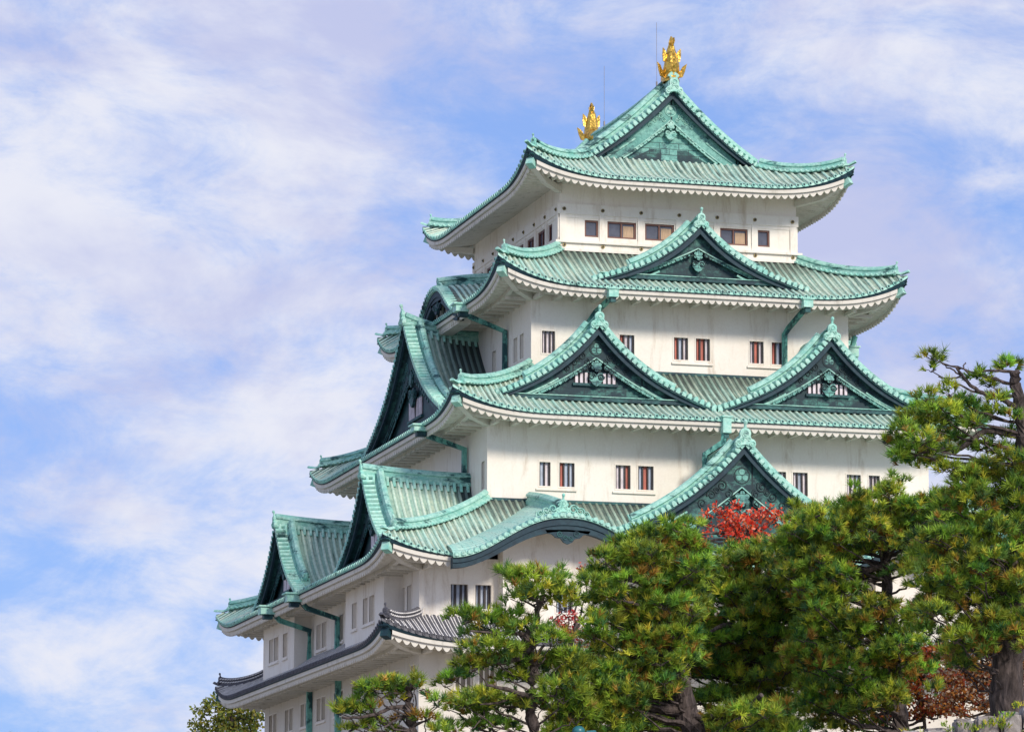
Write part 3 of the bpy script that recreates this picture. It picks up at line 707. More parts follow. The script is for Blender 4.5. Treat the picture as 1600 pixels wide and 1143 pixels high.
# ------------------------------------------------------------------ undulating gables
def kara(S, side, uc, vf, Hk, W, zb, slope, vr, orn_v, label=None, orn=1.0, seam=True, ridge_rise=.3):
    T0 = SIDE[side]; T = lambda u, v, z: T0(uc+u, v, z)
    def bell(s):
        x = min(abs(s)/W, 1); return .5*(1+math.cos(math.pi*x**1.12))
    w0, w1, v0, v1 = S.dims(side)
    def vback(u): return min(vr+(.98 if seam else 1.0)*abs(u)*(1 if seam else (v1-vr)/W), v1)
    def zk(u, v):
        zf = zb+Hk*bell(u); b_ = vback(u)
        if b_ > vf-.05: return zf
        x = min(max((vf-v)/(vf-b_), 0), 1); return zf+(S.zv(side, uc+u, b_)+.05-zf)*x+.10*math.sin(math.pi*x)
    mb = MB(); P = []; UV = []; K = 46; arc = 0; last = None; arcs = []
    w0, w1, v0, v1 = S.dims(side)
    for i in range(K+1):
        u = -W+2*W*i/K
        if last is not None: arc += math.hypot(u-last[0], zk(u, vf)-last[1])
        last = (u, zk(u, vf)); arcs.append(arc)
        vb_ = max(vback(u)-.12, v0)
        row = [T(u, vf+(vb_-vf)*k/8, zk(u, vf+(vb_-vf)*k/8)+(.035 if 1 else 0)) for k in range(9)]
        P.append(row); UV.append([(arc, (vf-vb_)*k/8) for k in range(9)])
    mb.grid(P, 'copper_sheet' if seam else 'copper_pan', UV)
    if not seam:   # ribs following the wave, side by side towards the wall
        v = vf-.9
        while v > v0+.2:
            path = []
            for i in range(K+1):
                u = -W+2*W*i/K
                if v > vback(u) and zk(u, v) > S.zv(side, uc+u, min(v, v1))-.03: path.append(T(u, v, zk(u, v)+.03))
            if len(path) > 3: mb.sweep(path, HALF(.085), 'copper_rib', uvs=[20+.2*q for q in range(len(path))])
            v -= RS
    body = mb.build('undulating_gable', castle)
    if label: body['label'] = label
    # eave tiles following the wave
    vg = MB(); nt_ = int(arc/.335)
    for j in range(nt_):
        d_ = (j+.5)*arc/nt_; i = next(i for i in range(K+1) if arcs[i] >= d_)
        f = (d_-arcs[i-1])/(arcs[i]-arcs[i-1]) if i else 0; u = -W+2*W*(i-1+f)/K
        sl = math.atan2(zk(u+.02, vf)-zk(u-.02, vf), .04)
        up = Vector(T0(-math.sin(sl), 0, 0))+Vector((0, 0, math.cos(sl)))
        a = Vector(T(u, vf-.55, zk(u, vf)+.03)); b = Vector(T(u, vf+.06, zk(u, vf)))
        vg.sweep([a, b], [(-.12, -.05), (-.12, .05), (-.07, .12), (0, .15), (.07, .12), (.12, .05), (.12, -.05)], 'copper_verge', up=up)
        s_ = (b-a).normalized(); ring = [b+s_*.012+(up*math.sin(a_)+s_.cross(up)*math.cos(a_))*.10+up*.03 for a_ in [2*math.pi*q/8 for q in range(8)]]
        vg.face(ring, 'copper_verge')
    vg.grid([[T(-W+2*W*i/K, v, zk(-W+2*W*i/K, vf)+dz) for i in range(K+1)] for v, dz in ((vf, .05), (vf, -.12), (vf-.15, -.14))], 'copper_verge')
    vg.build('verge_tiles', body)
    # navy board under the edge, thicker in the middle
    bd = MB(); us = [-W*1.0+2*W*i/K for i in range(K+1)]
    th = lambda u: .50+.16*bell(u)
    bd.grid([[T(u, vf-.12, zk(u, vf)-.1), T(u, vf-.12, zk(u, vf)-.1-th(u)*.55), T(u, vf-.18, zk(u, vf)-.1-th(u)*.57), T(u, vf-.18, zk(u, vf)-.12-th(u)), T(u, vf-.55, zk(u, vf)-.12-th(u)), T(u, vf-.55, zk(u, vf)-.1)] for u in us], 'copper_navy')
    bd.face([T(-W, vf-.12-.43*k, zk(W, vf)-.1-.55*j) for k, j in ((0, 0), (0, 1), (1, 1), (1, 0))], 'copper_navy')
    # hanging ornament
    pp = [(0, -.62), (.22, -.52), (.36, -.34), (.62, -.30), (.80, -.14), (1.05, -.10), (1.15, .06), (0, .1)]
    z0 = zk(0, vf)-.12-th(0); pp = [(x, z0+y) for x, y in pp]; bd.extrude(pp+[(-x, y) for x, y in pp[::-1][1:-1]], T, vf-.32, vf-.18, 'copper_navy')
    for sg in (-1, 1):
        scroll(bd, T, sg*.42, vf-.18, z0-.12, .16, .04, 'copper_dark', sg); scroll(bd, T, sg*.14, vf-.18, z0-.32, .13, .04, 'copper_dark', -sg)
    bd.build('edge_board', body)
    # soffit filling between board and bay
    sf = MB()
    sf.grid([[T(u, v, zk(u, vf)-.16-.0) for u in us] for v in (vf-.2, vf-2.6)], 'plaster_eave')
    if seam: sf.grid([[T(-2.74+5.48*q/16, 19.166, 22.9), T(-2.74+5.48*q/16, 19.166, zk(-2.74+5.48*q/16, vf)-.17)] for q in range(17)], 'plaster')
    sf.build('eave_soffit', body)
    # ridge
    rg = MB(); vv_ = [vr+(orn_v-vr)*k/8 for k in range(9)]
    zrr = lambda v: zk(0, vf)+(vf-v)*slope+ridge_rise*(vf-v)/max(vf-vr, .1)
    rg.sweep([T(0, v, zk(0, v)+.0) for v in vv_], [(-.26, -.1), (-.26, .14), (-.2, .17), (-.2, .32), (-.28, .35), (-.26, .45), (-.1, .58), (.1, .58), (.26, .45), (.28, .35), (.2, .32), (.2, .17), (.26, .14), (.26, -.1)], 'copper_ridge')
    rg.build('ridge', body)
    om = Vector(T(0, orn_v+.05, zk(0, orn_v)+.0)); ornament('ridge_ornament', body, om, Vector(T0(0, 1, 0)), orn*.66)
    ot = MB()
    for sg in (-1, 1):       # low scrolled cresting on both shoulders
        for j, (du, r_) in enumerate(((.55, .26), (.92, .22), (1.22, .16))):
            u = sg*du*orn; scroll(ot, T, u, orn_v, zk(u, orn_v)+r_*.9*orn, r_*orn, .12, 'copper_ridge', sg)
        ot.box(*sorted((sg*.3*orn, sg*1.45*orn)), orn_v-.1, orn_v, zk(1.2, orn_v)-.25, zk(1.2, orn_v)+.22, 'copper_verge', T)
    ot.build('ridge_cresting', body)
    return body, zk
k2, zk2 = kara(S2, 'front', -9.7, 21.25, 2.12, 5.8, 22.10, .10, 14.3, 20.2, label='undulating green copper gable on the second roof front', orn=.95)
kara(S2, 'front', 9.7, 21.25, 2.2, 5.6, 22.10, .10, 14.3, 20.2, orn=.78)
for side in ('left', 'right'):
    k4, zk4 = kara(S4, side, 0, 11.25, 1.85, 4.7, 37.25, .12, 7.0, 10.9, label='undulating gable on the shaded side of the fourth roof' if side == 'left' else None, orn=.62, seam=False)
    pm = MB(); T = SIDE[side]      # dark recessed wall with a cusped window
    us = [-3.6+7.2*i/20 for i in range(21)]
    pm.grid([[T(u, 10.5, 36.9), T(u, 10.5, zk4(u, 11.25)-.25)] for u in us], 'copper_navy')
    for u0 in (-1.6, -.35, .9):
        pm.box(u0, u0+.8, 10.5, 10.54, 37.3, 38.05+.3*(u0 == -.35), 'void', T)
        for e in (u0-.06, u0+.8): pm.box(e, e+.07, 10.5, 10.62, 37.2, 38.1+.3*(u0 == -.35), 'plaster_eave', T)
    pm.box(-4.2, 4.2, 10.2, 10.9, 36.55, 36.9, 'plaster_eave', T)
    pm.build('gable_panel', castle)

# ------------------------------------------------------------------ walls with window openings
def wall_face(mb, T, v, u0, u1, z0, z1, wins, mat='plaster', depth=.32, top=None):
    us = sorted(set([u0, u1]+[x for w_ in wins for x in (w_[0], w_[1])])); zs = sorted(set([z0, z1]+[x for w_ in wins for x in (w_[2], w_[3])]))
    for i in range(len(us)-1):
        for j in range(len(zs)-1):
            a, b, c, d = us[i], us[i+1], zs[j], zs[j+1]
            if any(w_[0]-1e-6 <= a and b <= w_[1]+1e-6 and w_[2]-1e-6 <= c and d <= w_[3]+1e-6 for w_ in wins): continue
            mb.face([T(a, v, c), T(b, v, c), T(b, v, d), T(a, v, d)], mat)
    for a, b, c, d in wins:
        q = [(a, c), (b, c), (b, d), (a, d)]
        for k in range(4):
            p, r = q[k], q[(k+1) % 4]; mb.face([T(p[0], v, p[1]), T(r[0], v, r[1]), T(r[0], v-depth, r[1]), T(p[0], v-depth, p[1])], mat)
def window(T, v, r, style, depth=.32, frame=True):
    a, b, c, d = r; depth = .19 if style == 'red' else depth; f = MB(); W_ = b-a
    if style == 'brown':
        f.box(a, b, v-.16, v-.06, c, c+.09, 'frame_brown', T); f.box(a, b, v-.16, v-.06, d-.09, d, 'frame_brown', T)
        xs = [a, b-.09] if W_ < 1 else [a, b-.09, (a+b)/2-.05]
        for x in xs: f.box(x, x+.09, v-.16, v-.06, c+.09, d-.09, 'frame_brown', T)
        o = f.build('window', castle)
        p = MB(); p.face([T(a, v-.14, c), T(b, v-.14, c), T(b, v-.14, d), T(a, v-.14, d)], 'glass')
        if W_ > 1:
            if R_.random() < .7: p.face([T(a+W_*.57, v-.13, c+.1), T(b-.12, v-.13, c+.1), T(b-.12, v-.13, d-.2), T(a+W_*.57, v-.13, d-.2)], 'curtain')
        p.build('pane', o); return
    # plaster surround line
    e = .07
    for bx in ((a-e, a, c-e, d+e), (b, b+e, c-e, d+e), (a, b, d, d+e), (a, b, c-e, c)):
        f.box(bx[0], bx[1], v-.02, v+.025, bx[2], bx[3], 'plaster', T)
    o = f.build('window', castle)
    vp = v-depth+.005; nb = 4 if W_ > .6 else 3
    p = MB()
    if style == 'red': pal = ['shutter_red', 'shutter_pale', 'shutter_pale', 'shutter_pale', 'shutter_blue']
    elif style == 'blue': pal = ['shutter_blue']
    else: pal = ['shutter_beige']
    nstrip = nb-1
    for k in range(nstrip):
        mt = R_.choice(pal); x0 = a+W_*k/nstrip; x1 = a+W_*(k+1)/nstrip
        p.face([T(x0, vp, c), T(x1, vp, c), T(x1, vp, d), T(x0, vp, d)], mt)
    p.build('pane', o)
    br = MB(); bw = .038 if style != 'blue' else .055
    for k in range(nb):
        x = a+W_*k/nstrip; x = min(max(x, a+bw), b-bw)
        br.box(x-bw, x+bw, vp+.02, vp+.10, c, d, 'bar_dark' if style != 'beige' else 'plaster', T)
    br.build('window_bars', o)
def sill(T, v, u0, u1, z):
    s_ = MB(); s_.box(u0, u1, v-.01, v+.10, z-.10, z, 'plaster', T); s_.build('window_sill', castle)
W4 = [(-8.14, -7.44), (-5.2, -4.42), (-3.94, -3.14), (-.97, -.2), (.23, 1.0), (3.2, 3.97), (4.42, 5.2), (7.4, 8.1)]
W3 = [(-9.16, -8.58), (-8.11, -7.31), (-5.13, -4.34), (-3.93, -3.11), (3.25, 4.04), (4.42, 5.22), (7.36, 8.13), (8.57, 9.18)]
def storey(i, z0, z1, front, left, zf, zl, style='red', mat='plaster'):
    mb = MB()
    for side in ('front', 'left', 'back', 'right'):
        T = SIDE[side]; a, v = (A[i], B[i]) if side in ('front', 'back') else (B[i], A[i])
        ws = [(x0, x1, *zf) for x0, x1 in front] if side == 'front' else ([(x0, x1, *zl) for x0, x1 in left] if side == 'left' else [])
        wall_face(mb, T, v, -a, a, z0, z1, ws, mat)
        for w_ in ws: window(T, v, w_, style if side == 'front' else 'beige')
    mb.face([(-A[i], -B[i], z1), (A[i], -B[i], z1), (A[i], B[i], z1), (-A[i], B[i], z1)], mat)
    mb.build('wall', castle)
storey(4, 32.9, 37.55, W4, [(7.49, 8.2), (8.72, 9.45), (3.2, 3.9), (-4, -3.2)], (34.0, 35.17), (33.95, 35.25))
storey(3, 25.5, 30.25, W3, [(13.0, 13.6)], (26.63, 27.85), (26.45, 27.85))
for v0_, pr in ((B[4], ((-1.1, 1.15), (3.05, 5.35), (-5.3, -3.05), (7.3, 8.2))),):
    for a_, b_ in pr: sill(SIDE['front'], v0_, a_, b_, 33.85)
for a_, b_ in ((-9.35, -7.2), (-5.3, -3.0), (3.15, 5.35), (7.25, 9.3)): sill(SIDE['front'], B[3], a_, b_, 26.5)
F2 = [(-14.86, -13.98), (-13.61, -12.8)]
L2 = [(14.45, 15.35), (15.8, 16.7), (-4.7, -3.6), (-3.35, -2.3), (-.3, .65), (.9, 1.8)]
storey(2, 18.6, 22.3, F2, L2, (19.83, 21.02), (19.75, 21.1), 'blue')
for a_, b_ in ((14.3, 16.8), (-4.8, -2.2), (-.4, 1.9)): sill(SIDE['left'], A[2], a_, b_, 19.66)
L1 = [(c_-.95, c_-.07) for c_ in ()]
L1 = []
for c_ in (-15.9, -11.6, -7.45, -3.4, .8, 4.95, 9.1, 13.2, ): L1 += [(c_-1.05, c_-.15), (c_+.15, c_+1.05)]
L1.append((16.75, 17.65))
mb = MB()
for side in ('front', 'left', 'back', 'right'):
    T = SIDE[side]; a, v = (A[2], B[2]) if side in ('front', 'back') else (B[2], A[2])
    ws = [(x0, x1, 15.85, 17.07) for x0, x1 in L1] if side == 'left' else ([(x0, x1, 15.85, 17.0) for x0, x1 in ((-14.6, -13.7), (-13.4, -12.5), (-9, -8.1), (-7.8, -6.9))] if side == 'front' else [])
    wall_face(mb, T, v, -a, a, 12.6, 18.4, ws, 'plaster_base')
    for w_ in ws: window(T, v, w_, 'beige')
mb.build('wall', castle)
for c_ in (-15.9, -11.6, -7.45, -3.4, .8, 4.95, 9.1, 13.2): sill(SIDE['left'], A[2], c_-1.15, c_+1.15, 15.78)
sill(SIDE['front'], B[2], -14.7, -12.4, 15.78)
# projecting bays of the second storey
def bay(side, u0, u1, out, z0, ztop, wins, style, mat='plaster'):
    T = SIDE[side]; vb = (B[2] if side in ('front', 'back') else A[2]); b = MB(); v = vb+out
    ws = [(a_, b_, 19.68, 20.98) for a_, b_ in wins]
    wall_face(b, T, v, u0, u1, z0, ztop, ws, mat)
    for e in (u0, u1): b.face([T(e, vb-.1, z0), T(e, v, z0), T(e, v, ztop), T(e, vb-.1, ztop)], mat)
    b.face([T(u0, vb-.1, ztop), T(u1, vb-.1, ztop), T(u1, v, ztop), T(u0, v, ztop)], mat)
    for z_ in (z0,): b.face([T(u0, vb-.1, z_), T(u1, vb-.1, z_), T(u1, v, z_), T(u0, v, z_)], mat)
    b.build('bay_wall', castle)
    for w_ in ws: window(T, v, w_, style)
for side in ('left', 'right'):
    bay(side, 6.4, 14.85, .96, 18.45, 22.0, [(7.95, 9.0), (10.4, 11.4), (11.8, 12.85)], 'beige')
    bay(side, -14.25, -6.05, .96, 18.45, 22.0, [(-12.6, -11.45), (-11.3, -10.15), (-8.9, -7.8)], 'beige')
sill(SIDE['left'], A[2]+.96, 7.8, 9.15, 19.60); sill(SIDE['left'], A[2]+.96, 10.3, 12.95, 19.60)
sill(SIDE['left'], A[2]+.96, -12.7, -10.05, 19.60); sill(SIDE['left'], A[2]+.96, -9.0, -7.7, 19.60)
for sg in (-1, 1):
    bay('front', *sorted((sg*12.45, sg*6.95)), .9, 18.45, 23.2, [tuple(sorted((sg*9.74, sg*8.9)))], 'blue')
# top storey with bands, pillars and brown windows
T5W = [(-5.2, -4.45), (-3.95, -2.36), (-1.87, -.25), (.25, 1.82), (2.3, 3.87), (4.36, 5.1)]
mb = MB()
L5 = []
for j in range(-3, 3): L5.append((j*KEN+.3, (j+1)*KEN-.3))
L5 += [(3*KEN+.25, 3*KEN+1.0), (-3*KEN-1.0, -3*KEN-.25)]
for side in ('front', 'left', 'back', 'right'):
    T = SIDE[side]; a, v = (A[5], B[5]) if side in ('front', 'back') else (B[5], A[5])
    wl = T5W if side in ('front', 'back') else L5
    ws = [(x0, x1, 40.70, 41.6) for x0, x1 in wl]
    wall_face(mb, T, v, -a, a, 39.4, 43.6, ws, 'plaster', .2)
    for w_ in ws:
        if side in ('front', 'left'): window(T, v, w_, 'brown')
        else:
            mb.face([T(w_[0], v-.15, w_[2]), T(w_[1], v-.15, w_[2]), T(w_[1], v-.15, w_[3]), T(w_[0], v-.15, w_[3])], 'void')
mb.face([(-A[5], -B[5], 43.6), (A[5], -B[5], 43.6), (A[5], B[5], 43.6), (-A[5], B[5], 43.6)], 'plaster')
mb.build('wall', castle)
tr = MB()
for side in ('front', 'left', 'back', 'right'):
    T = SIDE[side]; a, v = (A[5], B[5]) if side in ('front', 'back') else (B[5], A[5]); e = .10 if side in ('front', 'back') else .0
    for z0, z1, pr in ((41.86, 42.42, .10), (40.30, 40.42, .26), (40.0, 40.30, .12), (39.86, 40.0, .20)):
        k = pr if side in ('front', 'back') else -.001
        tr.box(-a-k, a+k, v, v+pr, z0, z1, 'plaster', T)
    n = int(round(a*2/KEN)); nk = 3 if side in ('front', 'back') else 4
    for j in range(-nk, nk+1):
        u = j*KEN; u0, u1 = u-.17, u+.17
        if abs(j) == nk: u0, u1 = (u-.28 if j < 0 else u-.12), (u+.12 if j < 0 else u+.28)
        u0, u1 = max(u0, -a+.0), min(u1, a)
        tr.box(u0, u1, v, v+.08, 40.42, 41.86, 'plaster', T)
    tr.box(-a, a, v, v+.035, 41.68, 41.86, 'plaster', T); tr.box(-a, a, v, v+.035, 40.42, 40.60, 'plaster', T)
tr.build('wall_moulding', castle)
for side, nk in (('front', 3), ('left', 4)):
    T = SIDE[side]; v = B[5] if side == 'front' else A[5]
    for j in range(-nk, nk+1):
        for z_, vv_ in ((42.12, v+.10), (40.18, v+.12)):
            s_ = MB(); disc(s_, T, j*KEN, vv_, z_, .10, .05, 'stud', 10); disc(s_, T, j*KEN, vv_+.05, z_, .05, .04, 'bar_dark', 8); s_.build('nail_cover', castle)
# dark flashing where each roof meets the wall above
for i, S in ((5, S4), (4, S3), (3, S2)):
    fl = MB()
    for side in ('front', 'left', 'back', 'right'):
        T = SIDE[side]; a, v = (A[i], B[i]) if side in ('front', 'back') else (B[i], A[i]); k = .12 if side in ('front', 'back') else -.001
        fl.box(-a-k, a+k, v, v+.12, S.zt-.05, S.zt+.10, 'copper_dark', T)
    fl.build('flashing', castle)

# ------------------------------------------------------------------ downpipes
def pipe(pts, w_=.11, boxat=None, boxs=(.32, .30, .3)):
    p = MB(); p.sweep(pts, [(-w_, -w_), (-w_, w_), (w_, w_), (w_, -w_)], 'copper_pipe', closed=True)
    if boxat is not None:
        x, y, z = boxat; bx, by, bz = boxs
        p.box(x-bx, x+bx, y-by, y+by, z-bz, z+bz, 'copper_verge'); p.box(x-bx*1.25, x+bx*1.25, y-by*1.25, y+by*1.25, z+bz, z+bz+.08, 'copper_verge')
        p.box(x-bx*.55, x+bx*.55, y-by*.55, y+by*.55, z-bz-.25, z-bz, 'copper_dark')
    p.build('downpipe', castle)
pipe([(-5.05, -13.2, 36.7), (-5.35, -11.2, 36.2), (-5.75, -11.0, 35.6), (-5.75, -11.0, 33.2)], .11, (-5.05, -13.3, 36.85), (.26, .22, .2))
pipe([(5.55, -13.2, 36.7), (5.25, -11.2, 35.9), (5.1, -11.0, 35.6), (5.1, -11.0, 33.2)], .11, (5.55, -13.3, 36.85), (.26, .22, .2))
pipe([(0, -16.4, 29.8), (-.1, -16.3, 28.9), (-.95, -15.9, 28.3), (-.95, -15.9, 26.9)], .14, (0, -16.4, 29.75), (.22, .25, .40))
pipe([(-11.1, -6.3, 36.9), (-10.8, -6.3, 36.55), (-8.9, -6.3, 35.85), (-8.9, -6.3, 33)], .12, (-11.15, -6.3, 36.95), (.5, .35, .18))
pipe([(8.9, -6, 35.1), (10.6, -6, 35.6), (10.9, -6, 36.6)], .12, (10.7, -6, 35.7), (.3, .3, .25))
pipe([(-14.3, -10.2, 29.9), (-14.0, -10.2, 29.5), (-12.1, -10.2, 28.9), (-12.1, -10.2, 26)], .13, (-14.4, -10.2, 29.85), (.45, .4, .14))
pipe([(-18.8, -1.2, 21.9), (-18.3, -1.2, 21.4), (-16.65, -1.2, 20.9), (-16.65, -5.6, 20.9), (-16.65, -5.6, 18.9)][0:3]+[(-16.65, -1.2, 19.2)], .13, (-19.0, -1.2, 21.9), (.45, .4, .2))
pipe([(-18.8, 5.6, 21.9), (-18.3, 5.6, 21.4), (-16.65, 5.6, 20.9), (-16.65, 5.6, 19.15), (-17.1, 5.6, 18.9)], .13, (-19.0, 5.6, 21.9), (.45, .4, .2))
for y in (5.7, -1.3): pipe([(-16.6, y, 18.2), (-16.6, y, 12.6)], .14)
# bits: lightning rods, thin cable
for y, z1 in ((-4.93, 53.6), (5.0, 53.5)):
    r = MB(); r.tube([(0, y, 49.6), (0, y, z1)], .012, 'steel', 6); r.tube([(0, y, 49.6), (0, y, 50.3)], .05, 'steel', 6); r.build('lightning_rod', castle)

# ------------------------------------------------------------------ golden fish
def fish(y0, sy, label):
    z0 = zt+.62+.28-.46-(.25 if sy > 0 else 0); root = empty('fish_statue', (0, y0, z0))
    tag(root, label, 'statue', 'golden fish statues on the top roof ridge')
    # local: inward = towards ridge middle (+), z up, x lateral
    def P(x, i, z): return Vector((x*1.12, y0-sy*i*1.08, z0+z*1.03))
    org = (0, y0, z0)
    b = MB()
    path = [(1.10, .10), (.95, .22), (.72, .34), (.45, .40), (.18, .46), (.02, .66), (-.04, .95), (.0, 1.25), (.05, 1.52), (.06, 1.75), (.0, 1.98)]
    rad = [.12, .28, .38, .44, .48, .47, .43, .37, .30, .24, .16]
    seg = 12; G = []
    for k, (i, z) in enumerate(path):
        a = path[max(k-1, 0)]; c = path[min(k+1, len(path)-1)]; t = Vector((c[0]-a[0], c[1]-a[1])).normalized(); nrm = Vector((-t.y, t.x))
        G.append([P(.85*rad[k]*math.cos(q*2*math.pi/seg), i+nrm.x*rad[k]*math.sin(q*2*math.pi/seg), z+nrm.y*rad[k]*math.sin(q*2*math.pi/seg)) for q in range(seg)])
    b.grid(G, 'gold', closed=True); b.face(G[0], 'gold'); b.face(G[-1][::-1], 'gold')
    for zz, r_ in ((.0, .50), (.16, .46), (.30, .43)):      # collar rings it stands in
        ring = [P(r_*.8*math.cos(q*math.pi/8), .05+r_*math.sin(q*math.pi/8), zz) for q in range(16)]; r2 = [p+Vector((0, 0, .12)) for p in ring]
        b.grid([ring, r2], 'gold', closed=True); b.face(r2, 'gold')
    b.build('body', root, smooth=False, origin=None).location = (-0, -y0, -z0)
    def plate(name, pts, th, ax='x'):
        f = MB(); n = len(pts)
        a = [P(*p)+Vector((0, th, 0)) if ax == 'y' else P(*p)+Vector((th, 0, 0)) for p in pts]; c = [P(*p)-Vector((0, th, 0)) if ax == 'y' else P(*p)-Vector((th, 0, 0)) for p in pts]
        f.face(a, 'gold'); f.face(c[::-1], 'gold')
        for k in range(n): f.face([a[k], c[k], c[(k+1) % n], a[(k+1) % n]], 'gold')
        f.build(name, root).location = (0, -y0, -z0)
    # tail fan
    plate('tail_fin', [(0, .03, 1.75), (.10, .0, 1.95), (.16, -.05, 2.2), (.10, -.1, 2.38), (.02, -.05, 2.30), (-.04, 0, 2.42), (-.10, .0, 2.25), (-.12, .0, 2.0)], .05, 'y')
    plate('tail_fin', [(0, -.04, 1.75), (0, -.30, 2.0), (0, -.42, 2.28), (0, -.2, 2.22), (0, 0, 2.45), (0, .16, 2.25), (0, .36, 2.18), (0, .22, 1.9)], .05, 'x')
    for s_ in (-1, 1):
        plate('side_fin', [(s_*.30, .1, .22), (s_*.56, .0, .30), (s_*.66, -.05, .60), (s_*.74, -.1, 1.0), (s_*.56, -.02, .86), (s_*.46, .05, .64), (s_*.30, .1, .52)], .06, 'y')
        plate('side_fin', [(s_*.24, .0, 1.02), (s_*.42, -.02, 1.10), (s_*.46, -.04, 1.42), (s_*.44, -.06, 1.80), (s_*.32, -.02, 1.66), (s_*.22, .0, 1.36)], .06, 'y')
    plate('back_fin', [(0, -.32, .55), (0, -.55, .80), (0, -.34, .86), (0, -.48, 1.15), (0, -.28, 1.18), (0, -.38, 1.45), (0, -.18, 1.50), (0, -.1, 1.3), (0, -.2, .9)], .04, 'x')
    plate('jaw', [(0, 1.0, .30), (0, 1.28, .55), (0, 1.08, .52), (0, .95, .72), (0, .8, .55), (0, .6, .62)], .10, 'x')
fish(-7.55, -1, 'golden fish statue with raised tail on the near end of the top ridge')
fish(7.55, 1, 'golden fish statue on the far end of the top ridge, beside a thin rod')

# stone base under the keep
bs = MB(); n_ = 14
for s0, s1 in (((-1, -1), (1, -1)), ((1, -1), (1, 1)), ((1, 1), (-1, 1)), ((-1, 1), (-1, -1))):
    G = []
    for k in range(9):
        t = k/8; o_ = 4.5*(t**1.6); row = []
        for j in range(2):
            sx, sy = (s0, s1)[j]; row.append((sx*(A[2]+.1+o_), sy*(B[2]+.1+o_), 12.7-t*7.5))
        G.append(row)
    bs.grid(G, 'stone')
bs.build('stone_base', castle)

# ------------------------------------------------------------------ vegetation
def at(px, py, s):
    """world point seen at photo pixel (px,py), s metres in front of the viewpoint"""
    d = Fw*FPX+Rt*(px-800)-Up*(py-571.5); return CAM+d*(s/FPX)
def in_poly(x, y, poly):
    c = False; n = len(poly); j = n-1
    for i in range(n):
        if (poly[i][1] > y) != (poly[j][1] > y) and x < (poly[j][0]-poly[i][0])*(y-poly[i][1])/(poly[j][1]-poly[i][1])+poly[i][0]: c = not c
        j = i
    return c
def fast_mesh(name, V, F3, tint, mat, parent, origin):
    """V (n,3) vertices, triangles consecutive, tint per triangle"""
    me = bpy.data.meshes.new(name); nt_ = len(V)//3
    V = V-np.array(origin)
    me.vertices.add(len(V)); me.vertices.foreach_set('co', V.astype(np.float32).ravel())
    me.loops.add(len(V)); me.loops.foreach_set('vertex_index', np.arange(len(V), dtype=np.int32))
    me.polygons.add(nt_); me.polygons.foreach_set('loop_start', np.arange(0, len(V), 3, dtype=np.int32)); me.polygons.foreach_set('loop_total', np.full(nt_, 3, dtype=np.int32))
    me.materials.append(MAT[mat]); me.update(calc_edges=True)
    ca = me.color_attributes.new('tint', 'FLOAT_COLOR', 'CORNER')
    col = np.ones((len(V), 4), dtype=np.float32); col[:, :3] = np.repeat(tint, 3, axis=0); ca.data.foreach_set('color', col.ravel())
    o = bpy.data.objects.new(name, me); sc.collection.objects.link(o)
    if parent is not None: o.parent = parent
    return o
rg_ = np.random.default_rng(11)
def unit(v): return v/np.maximum(np.linalg.norm(v, axis=-1, keepdims=True), 1e-9)
PAL = np.array([(0.19, 0.31, 0.035), (0.30, 0.40, 0.04), (0.11, 0.22, 0.045), (0.44, 0.45, 0.05), (0.06, 0.14, 0.045), (0.36, 0.27, 0.06)])
def tufts(clumps, density=1.0, nn=26, length=.22, wid=.0135, palw=(.34, .27, .19, .10, .08, .02)):
    """clumps: (centre Vector, rx, rz(vertical), golden 0..1) in metres -> needle triangles"""
    C_, AX, CI = [], [], []
    for ci, (c, rx, rz, gold) in enumerate(clumps):
        n = max(6, int(density*(rx*rx*2+rx*rz*2.2)*50))
        d = unit(rg_.normal(size=(n, 3))); r = rg_.uniform(.25, 1.0, size=(n, 1))**.42
        d[:, 2] = np.where(d[:, 2] < -.35, -d[:, 2]*.6, d[:, 2])
        p = np.array(c)+d*r*np.array([rx, rx*.9, rz])*rg_.uniform(.8, 1.28, size=(n, 1))
        ax = unit(d*.75+np.array([0, 0, .75])+rg_.normal(size=(n, 3))*.28)
        C_.append(p); AX.append(ax); CI.append(np.full(n, gold))
    C_ = np.concatenate(C_); AX = np.concatenate(AX); G_ = np.concatenate(CI); n = len(C_)
    KI = np.concatenate([np.full(len(c_), k_) for k_, c_ in enumerate(CI)]); kf = rg_.uniform(.62, 1.25, size=len(CI))[KI][:, None]; ky = rg_.uniform(.75, 1.25, size=len(CI))[KI][:, None]
    ti = rg_.choice(len(PAL), size=n, p=palw)
    tint = PAL[ti]*rg_.uniform(.6, 1.3, size=(n, 1))*kf*np.concatenate([ky, np.ones_like(ky), np.ones_like(ky)], 1); gm = (rg_.random(n) < G_)[:, None]; tint = np.where(gm, np.array([[.30, .17, .03]])*rg_.uniform(.7, 1.2, size=(n, 1)), tint)
    C2 = np.repeat(C_, nn, 0); A2 = np.repeat(AX, nn, 0); m = len(C2)
    rnd = unit(rg_.normal(size=(m, 3))); perp = unit(rnd-A2*np.sum(rnd*A2, 1, keepdims=True))
    th = rg_.uniform(.12, 1.25, size=(m, 1)); dirv = A2*np.cos(th)+perp*np.sin(th)
    st = C2+A2*rg_.uniform(-.06, .05, size=(m, 1)); L_ = length*rg_.uniform(.7, 1.2, size=(m, 1))*np.repeat(rg_.uniform(.6, 1.25, size=(n, 1)), nn, 0); tip = st+dirv*L_
    wv = unit(np.cross(dirv, unit(rg_.normal(size=(m, 3)))))*wid
    V = np.stack([st-wv, st+wv, tip], 1).reshape(-1, 3)
    T_ = np.minimum(np.repeat(tint, nn, 0)*rg_.uniform(.95, 1.6, size=(m, 1)), .8)
    return V, T_
